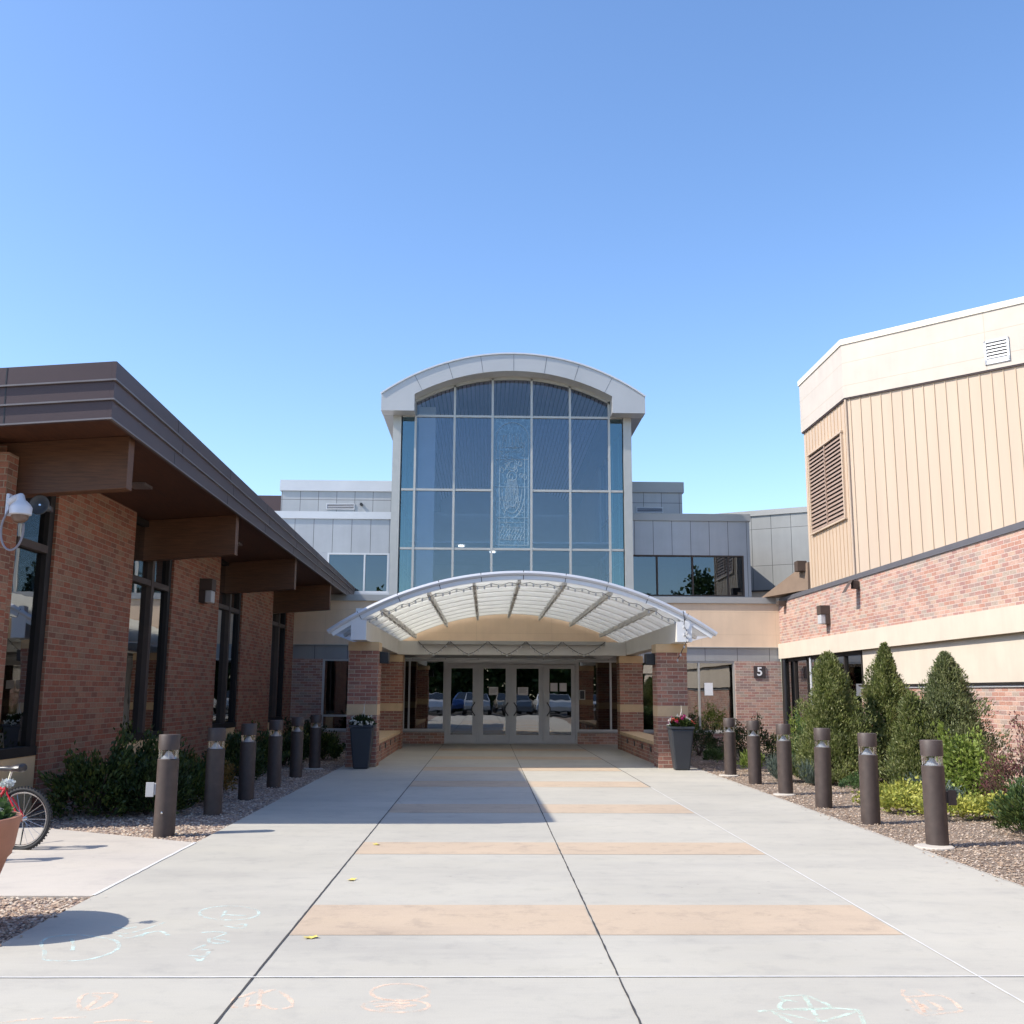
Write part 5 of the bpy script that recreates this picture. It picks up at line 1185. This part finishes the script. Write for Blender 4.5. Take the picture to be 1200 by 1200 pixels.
# big terracotta pot, cut by the left edge
px_, py_ = -3.60, 7.05
t = thing('terracotta_pot', (px_, py_, 0), 'large terracotta pot standing on gravel at the left edge', 'flower pot')
B().lathe([(.29, -.03), (.30, .0), (.385, .25), (.452, .45), (.475, .475), (.478, .50), (.488, .52), (.508, .66), (.52, .69), (.515, .72), (.48, .72), (.465, .68), (.455, .62), (.001, .62)], 48, (px_, py_, 0)).build('pot', TERRA, t, smooth=True)
f = thing('geraniums', (px_, py_, .62), 'white geraniums and green leaves growing in the terracotta pot', 'flowers')
n = 2600; d = lumpdir(n); d[:, 2] = abs(d[:, 2]); P = d * rng.uniform(.3, 1, (n, 1)) ** .7 * np.array([.46, .46, .24]); P[:, 2] += .03
objm('foliage', leaves_mesh('foliage', P, d + [0, 0, .3], .065, .05), GRN, f)
cs = np.array([[.34, -.22, .20], [.24, -.3, .17], [.40, -.02, .14], [.1, -.1, .26], [-.2, -.2, .24], [.18, .2, .26], [.415, .08, .31], [0, .3, .25], [.36, -.12, .13]])
P = np.repeat(cs, 150, 0) + lumpdir(len(cs) * 150) * np.array([.05, .05, .026]) * rng.uniform(.5, 1, (len(cs) * 150, 1)); objm('white_blossom', leaves_mesh('b', P, rng.normal(size=P.shape) + [0, 0, .4], .020, .019), WFL, f)
b = B()
for c in cs: b.tube([(c[0] * .9 + px_, c[1] * .9 + py_, .64), (c[0] + px_, c[1] + py_, .62 + c[2])], .004, 5)
b.build('flower_stalk', GRN, f)

# ============================================================ BICYCLES
def bicycle(loc, rz, label):
    t = thing('bicycle', loc, label, 'bicycle', 'bicycles parked on the side pavement'); x, y, z = loc
    WR = .285; wb_ = .94
    def wheel(cx):
        w = B().tube([(x + cx + WR * math.cos(a), y, WR + .005 + WR * math.sin(a)) for a in np.linspace(0, 2 * math.pi, 48, endpoint=False)], .020, 8, closed=True)
        tr = w
        for k in range(56):
            a = 2 * math.pi * k / 56
            for s in (-1, 1):
                cxx, czz = x + cx + (WR + .021) * math.cos(a + .02 * s), WR + .005 + (WR + .021) * math.sin(a + .02 * s)
                tr.tube([(cxx, y + s * .006, czz), (cxx, y + s * .02, czz)], .0065, 4)
        ty = tr.build('tyre', RUBBER, t)
        B().tube([(x + cx + (WR - .03) * math.cos(a), y, WR + .005 + (WR - .03) * math.sin(a)) for a in np.linspace(0, 2 * math.pi, 48, endpoint=False)], .010, 6, closed=True).build('rim', CHR2, ty, smooth=True)
        sp_ = B()
        for k in range(20):
            a = 2 * math.pi * k / 20; s = .02 if k % 2 else -.02
            sp_.tube([(x + cx, y + s, WR + .005), (x + cx + (WR - .03) * math.cos(a), y, WR + .005 + (WR - .03) * math.sin(a))], .0015, 4)
        sp_.build('spokes', CHR2, ty)
        B().tube([(x + cx, y - .05, WR + .005), (x + cx, y + .05, WR + .005)], .022, 10).build('hub', CHR2, ty, smooth=True)
        return ty
    wheel(0); wheel(-wb_)                   # rear wheel at local 0, front toward -x
    bbx, bbz = -.38, .29; stx, stz = -.19, .60; hdx, hdz = -.76, .66; hbx, hbz = -.79, .55
    P = lambda a, b_, s=0: (x + a, y + s, b_)
    f = B(); f.tube([P(bbx, bbz), P(stx, stz)], .016, 8); f.tube([P(bbx, bbz), P(hbx, hbz)], .019, 8); f.tube([P(stx, stz - .03), P(hdx, hdz - .03)], .016, 8)
    f.tube([P(hdx + .005, hdz + .01), P(hbx - .005, hbz - .03)], .021, 8)
    for s in (-.05, .05): f.tube([P(bbx, bbz, s * .5), P(0, WR + .005, s)], .009, 6); f.tube([P(stx, stz - .04, s * .3), P(0, WR + .005, s)], .009, 6); f.tube([P(hbx - .005, hbz - .04, s * 1.0), P(-wb_, WR + .005, s)], .013, 6)
    f.build('frame', REDP, t, smooth=True)
    B().tube([P(stx, stz), P(stx + .035, stz + .15)], .012, 8).build('seat_post', CHR2, t)
    B().box(x + stx - .02, x + stx + .02, y - .02, y + .02, stz - .01, stz + .03).build('seat_clamp', REDP, t)
    s0 = B(); sx = stx + .04; sz = stz + .17
    prof = [(-.17, .018, .04), (-.08, .028, .055), (.0, .05, .06), (.06, .085, .075), (.11, .08, .09), (.135, .04, .06)]
    rg = []
    for (dx, w, hh) in prof: rg.append([(x + sx + dx, y + w * math.cos(a), sz + hh * .5 * math.sin(a) + (.01 if dx > .05 else 0)) for a in np.linspace(0, 2 * math.pi, 12, endpoint=False)])
    for i in range(len(rg) - 1):
        for k in range(12): j = (k + 1) % 12; s0.poly([rg[i][k], rg[i][j], rg[i + 1][j], rg[i + 1][k]])
    s0.poly(rg[0]); s0.poly(rg[-1][::-1]); s0.build('saddle', plain('saddle_black', (.03, .03, .035), .35, .1, 5), t, smooth=True)
    h = B(); h.tube([P(hdx, hdz), P(hdx - .02, hdz + .12)], .013, 8); h.tube([P(hdx + .06, hdz + .17, -.27), P(hdx + .0, hdz + .16, -.16), P(hdx - .03, hdz + .12, 0), P(hdx + .0, hdz + .16, .16), P(hdx + .06, hdz + .17, .27)], .011, 8)
    hb = h.build('handlebar', BLACK, t, smooth=True)
    for s in (-1, 1): B().tube([P(hdx + .03, hdz + .165, s * .21), P(hdx + .07, hdz + .17, s * .30)], .016, 8).build('grip', RUBBER, hb, smooth=True)
    c = B(); c.tube([P(bbx + .09 * math.cos(a), bbz + .09 * math.sin(a), -.045) for a in np.linspace(0, 6.28, 24, endpoint=False)], .006, 5, closed=True); c.tube([P(bbx, bbz, -.07), P(bbx + .10, bbz - .11, -.07)], .009, 6); c.tube([P(bbx, bbz, .07), P(bbx - .10, bbz + .11, .07)], .009, 6); c.tube([P(bbx, bbz, -.07), P(bbx, bbz, .07)], .018, 8)
    cr = c.build('crank', CHR2, t, smooth=True)
    B().box(x + bbx + .05, x + bbx + .15, y - .15, y - .075, bbz - .125, bbz - .10).build('pedal', BLACK, cr); B().box(x + bbx - .15, x + bbx - .05, y + .075, y + .15, bbz + .10, bbz + .125).build('pedal', BLACK, cr)
    ch = B(); ch.tube([P(bbx, bbz + .09, -.045), P(0, WR + .04, -.045)], .005, 4); ch.tube([P(bbx, bbz - .09, -.045), P(0, WR - .03, -.045)], .005, 4); ch.build('chain', BLACK, t)
    B().tube([P(.0, WR - .02, .05), P(-.12, .01, .20)], .007, 6).build('kickstand', BLACK, t)
    B().box(x - .05, x + .02, y - .035, y - .028, WR - .02, WR + .035).build('dropout', REDP, t)
    t.rotation_euler.z = rz; return t
bicycle((-4.57, 10.62, 0), R(-8), 'red bicycle with its rear wheel fully visible on the side pavement')
bicycle((-4.70, 9.85, 0), R(-5), 'red bicycle partly hidden behind the terracotta pot')

# ============================================================ CHALK AND LEAVES ON THE WALK
CM = {'cyan': chalkmat('cyan_chalk', (.62, .78, .74)), 'orange': chalkmat('orange_chalk', (.85, .62, .47)), 'green': chalkmat('green_chalk', (.64, .80, .68))}
CL = {'oval_clock': 'pale blue chalk oval with a tick, partly in the pot shadow', 'crown': 'pale blue chalk crown strokes at the tip of the pot shadow', 'small_oval': 'small pale blue chalk oval left of the dark joint', 'letters': 'pale blue chalk lettering scrawled below the small oval', 'kite': 'orange chalk kite shape on the slab at lower left', 'long_line': 'long orange chalk line along the lower left edge',
      'house': 'orange chalk house straddling the left dark joint', 'two_ovals': 'two stacked orange chalk ovals, the lower one filled', 'ship': 'pale green chalk ship at lower right', 'television': 'orange chalk square with scribbles at far lower right'}
for k, (c, ss) in CHALK.items():
    b = B(); allp = [p for s in ss for p in s]
    for s in ss:
        prev = None; fine = []
        if len(s) > 3:      # ease the corners
            t_ = []
            for i in range(len(s) - 1):
                p0, p1, p2, p3 = [Vector(s[max(0, min(len(s) - 1, i + o_))]) for o_ in (-1, 0, 1, 2)]
                for u in (0, .25, .5, .75): t_.append(.5 * ((2 * p1) + (p2 - p0) * u + (2 * p0 - 5 * p1 + 4 * p2 - p3) * u * u + (3 * p1 - p0 - 3 * p2 + p3) * u ** 3))
            s = [tuple(q) for q in t_] + [s[-1]]
        for i in range(len(s) - 1):
            p, q = Vector(s[i]), Vector(s[i + 1]); m_ = max(1, int((q - p).length / .025))
            for j in range(m_): fine.append(p.lerp(q, j / m_))
        fine.append(Vector(s[-1]))
        for i in range(len(fine) - 1):
            if random.random() < .05: prev = None; continue
            d = fine[i + 1] - fine[i]
            if d.length < 1e-5: continue
            nrm = Vector((-d.y, d.x)).normalized(); w = .0115 * random.uniform(.7, 1.2); a_, b_ = fine[i], fine[i + 1] + d * .1
            z = .0008 + (i % 2) * .0004 + (.0022 if abs(a_.x - .75) < .01 else 0)
            b.poly([(a_.x - nrm.x * w, a_.y - nrm.y * w, z), (b_.x - nrm.x * w, b_.y - nrm.y * w, z), (b_.x + nrm.x * w, b_.y + nrm.y * w, z), (a_.x + nrm.x * w, a_.y + nrm.y * w, z)])
    c0 = (sum(p[0] for p in allp) / len(allp), sum(p[1] for p in allp) / len(allp), 0)
    b.build('chalk_drawing', CM[c], at=c0, label=CL[k], cat='chalk drawing', group='chalk drawings on the walk')
for (x, y, lab, a) in ((-1.10, 6.92, 'yellow fallen leaf just below the nearest tan band', .3), (-1.10, 8.95, 'yellow fallen leaf between the first and second tan bands', 1.2), (-1.10, 10.95, 'yellow fallen leaf on the second tan band', 2.2)):
    b = B(); pts = [(px_ * .72, pz_ * .72) for px_, pz_ in [(.0, -.045), (.03, -.03), (.075, -.035), (.05, .0), (.065, .035), (.02, .03), (0, .06), (-.02, .025), (-.07, .03), (-.045, -.005), (-.07, -.04), (-.025, -.028)]]
    q = [(x + p[0] * math.cos(a) - p[1] * math.sin(a), y + p[0] * math.sin(a) + p[1] * math.cos(a), .005 + .012 * abs(p[0]) / .07) for p in pts]
    for i in range(len(q)): b.poly([(x, y, .006), q[i], q[(i + 1) % len(q)]])
    b.build('fallen_leaf', LEAFY, at=(x, y, 0), label=lab, cat='leaf', group='yellow leaves on the walk')

# ============================================================ BEHIND THE CAMERA: what the door glass mirrors
def car(loc, rz, m, label):
    t = thing('parked_car', loc, label, 'car', 'cars parked behind the camera'); x, y, z = loc
    prof = [(-2.2, .35), (-2.25, .62), (-2.1, .86), (-1.25, .95), (-.65, 1.38), (.75, 1.42), (1.55, 1.0), (2.15, .92), (2.25, .6), (2.2, .33)]
    b = B(); n = len(prof)
    def half(px2, pz): return .88 if pz < .9 else (.84 if pz < 1.1 else .66)
    L = [(x + p[0], y - half(*p), p[1]) for p in prof]; Rr = [(x + p[0], y + half(*p), p[1]) for p in prof]
    for i in range(n): j = (i + 1) % n; b.poly([L[i], L[j], Rr[j], Rr[i]])
    b.poly(L[::-1]); b.poly(Rr); b.build('body', m, t, bevel=.05)
    g = B()
    for s in (-1, 1): g.poly([(x - 1.08, y + s * .845, .99), (x - .6, y + s * .70, 1.32), (x + .7, y + s * .70, 1.35), (x + 1.35, y + s * .845, 1.03)])
    g.poly([(x - 1.24, y - .74, .99), (x - .69, y - .62, 1.37), (x - .69, y + .62, 1.37), (x - 1.24, y + .74, .99)]); g.poly([(x + 1.53, y - .74, 1.03), (x + .8, y - .62, 1.41), (x + .8, y + .62, 1.41), (x + 1.53, y + .74, 1.03)])
    g.build('windows', plain('car_glass', (.02, .025, .03), .05, .1, 3), t)
    for wx in (-1.4, 1.35):
        for s in (-.86, .86):
            w = B().tube([(x + wx, y + s - .1, .33), (x + wx, y + s + .1, .33)], .33, 20).build('wheel', RUBBER, t)
            B().tube([(x + wx, y + s - .112, .33), (x + wx, y + s + .112, .33)], .19, 14).build('rim', CHR2, w)
    for s in (-.62, .62): B().box(x - 2.26, x - 2.2, y + s - .18, y + s + .18, .62, .76).build('headlight', LAMPG, t)
    t.rotation_euler.z = rz
def paint(nm, c): return plain(nm, c, .22, .03, 1, .3)
cars = [(-9, -8.5, 'silver', (.5, .5, .52)), (-6.2, -8.2, 'dark red', (.22, .01, .02)), (-3.3, -8.6, 'white', (.7, .7, .7)), (-.6, -8.3, 'silver grey', (.42, .44, .46)), (2.2, -8.5, 'slate grey', (.16, .18, .20)), (5.0, -8.4, 'pearl white', (.62, .62, .6)), (7.8, -8.6, 'light grey', (.55, .55, .55)),
        (-7.4, -15, 'black', (.03, .03, .03)), (-4.4, -15.2, 'pale silver', (.6, .6, .6)), (-1.5, -15, 'blue', (.05, .1, .25)), (1.6, -15.2, 'beige', (.45, .4, .32)), (4.6, -15, 'bright white', (.75, .75, .75))]
for i, (x, y, nm, c) in enumerate(cars): car((x, y, -.03), R(90 if i % 2 else 88), paint('paint_' + nm.replace(' ', '_'), c), '%s car parked in the lot behind the camera, %s row' % (nm, 'front' if y > -12 else 'back'))
TL = leaf('tree_leaf', (.03, .06, .015), (.06, .10, .025), (.10, .14, .04), .3)
for i, (x, y, h) in enumerate([(-20, -27, 11), (-14, -25, 9), (-8.5, -27, 10), (-3, -25, 9), (2, -27, 9.5), (7.5, -25, 10), (13, -27, 9), (19, -25, 11), (26, -27, 12)]):
    t = thing('street_tree', (x, y, 0), 'leafy green tree beyond the parking lot, number %s from the west' % ['one', 'two', 'three', 'four', 'five', 'six', 'seven', 'eight', 'nine'][i], 'tree', 'trees beyond the parking lot')
    n = 9000; rs = np.random.default_rng(70 + i); c = rs.normal(size=(44, 3)) * [1.7, 1.2, 2.4] + [0, 0, h * .46]; c[:, 2] = np.clip(c[:, 2], 1.2, h); j = rs.integers(0, 44, n); P = c[j] + lumpdir(n) * rs.uniform(.6, 1.5, (n, 1))
    objm('crown', leaves_mesh('crown', P, rs.normal(size=(n, 3)), .5, .38), TL, t)
    b = B(); b.tube([(0, 0, -.1), (.1, 0, h * .35), (0, .1, h * .7)], [.26, .18, .06], 8)
    for k in range(5): b.tube([(.05, 0, h * (.3 + .07 * k)), (math.cos(k * 1.3) * 1.6, math.sin(k * 1.3) * 1.6, h * (.5 + .06 * k))], [.1, .03], 6)
    st = bpy.data.objects.new('trunk', b.mesh('trunk')); st.data.materials.append(BARK); COL.objects.link(st); st.parent = t
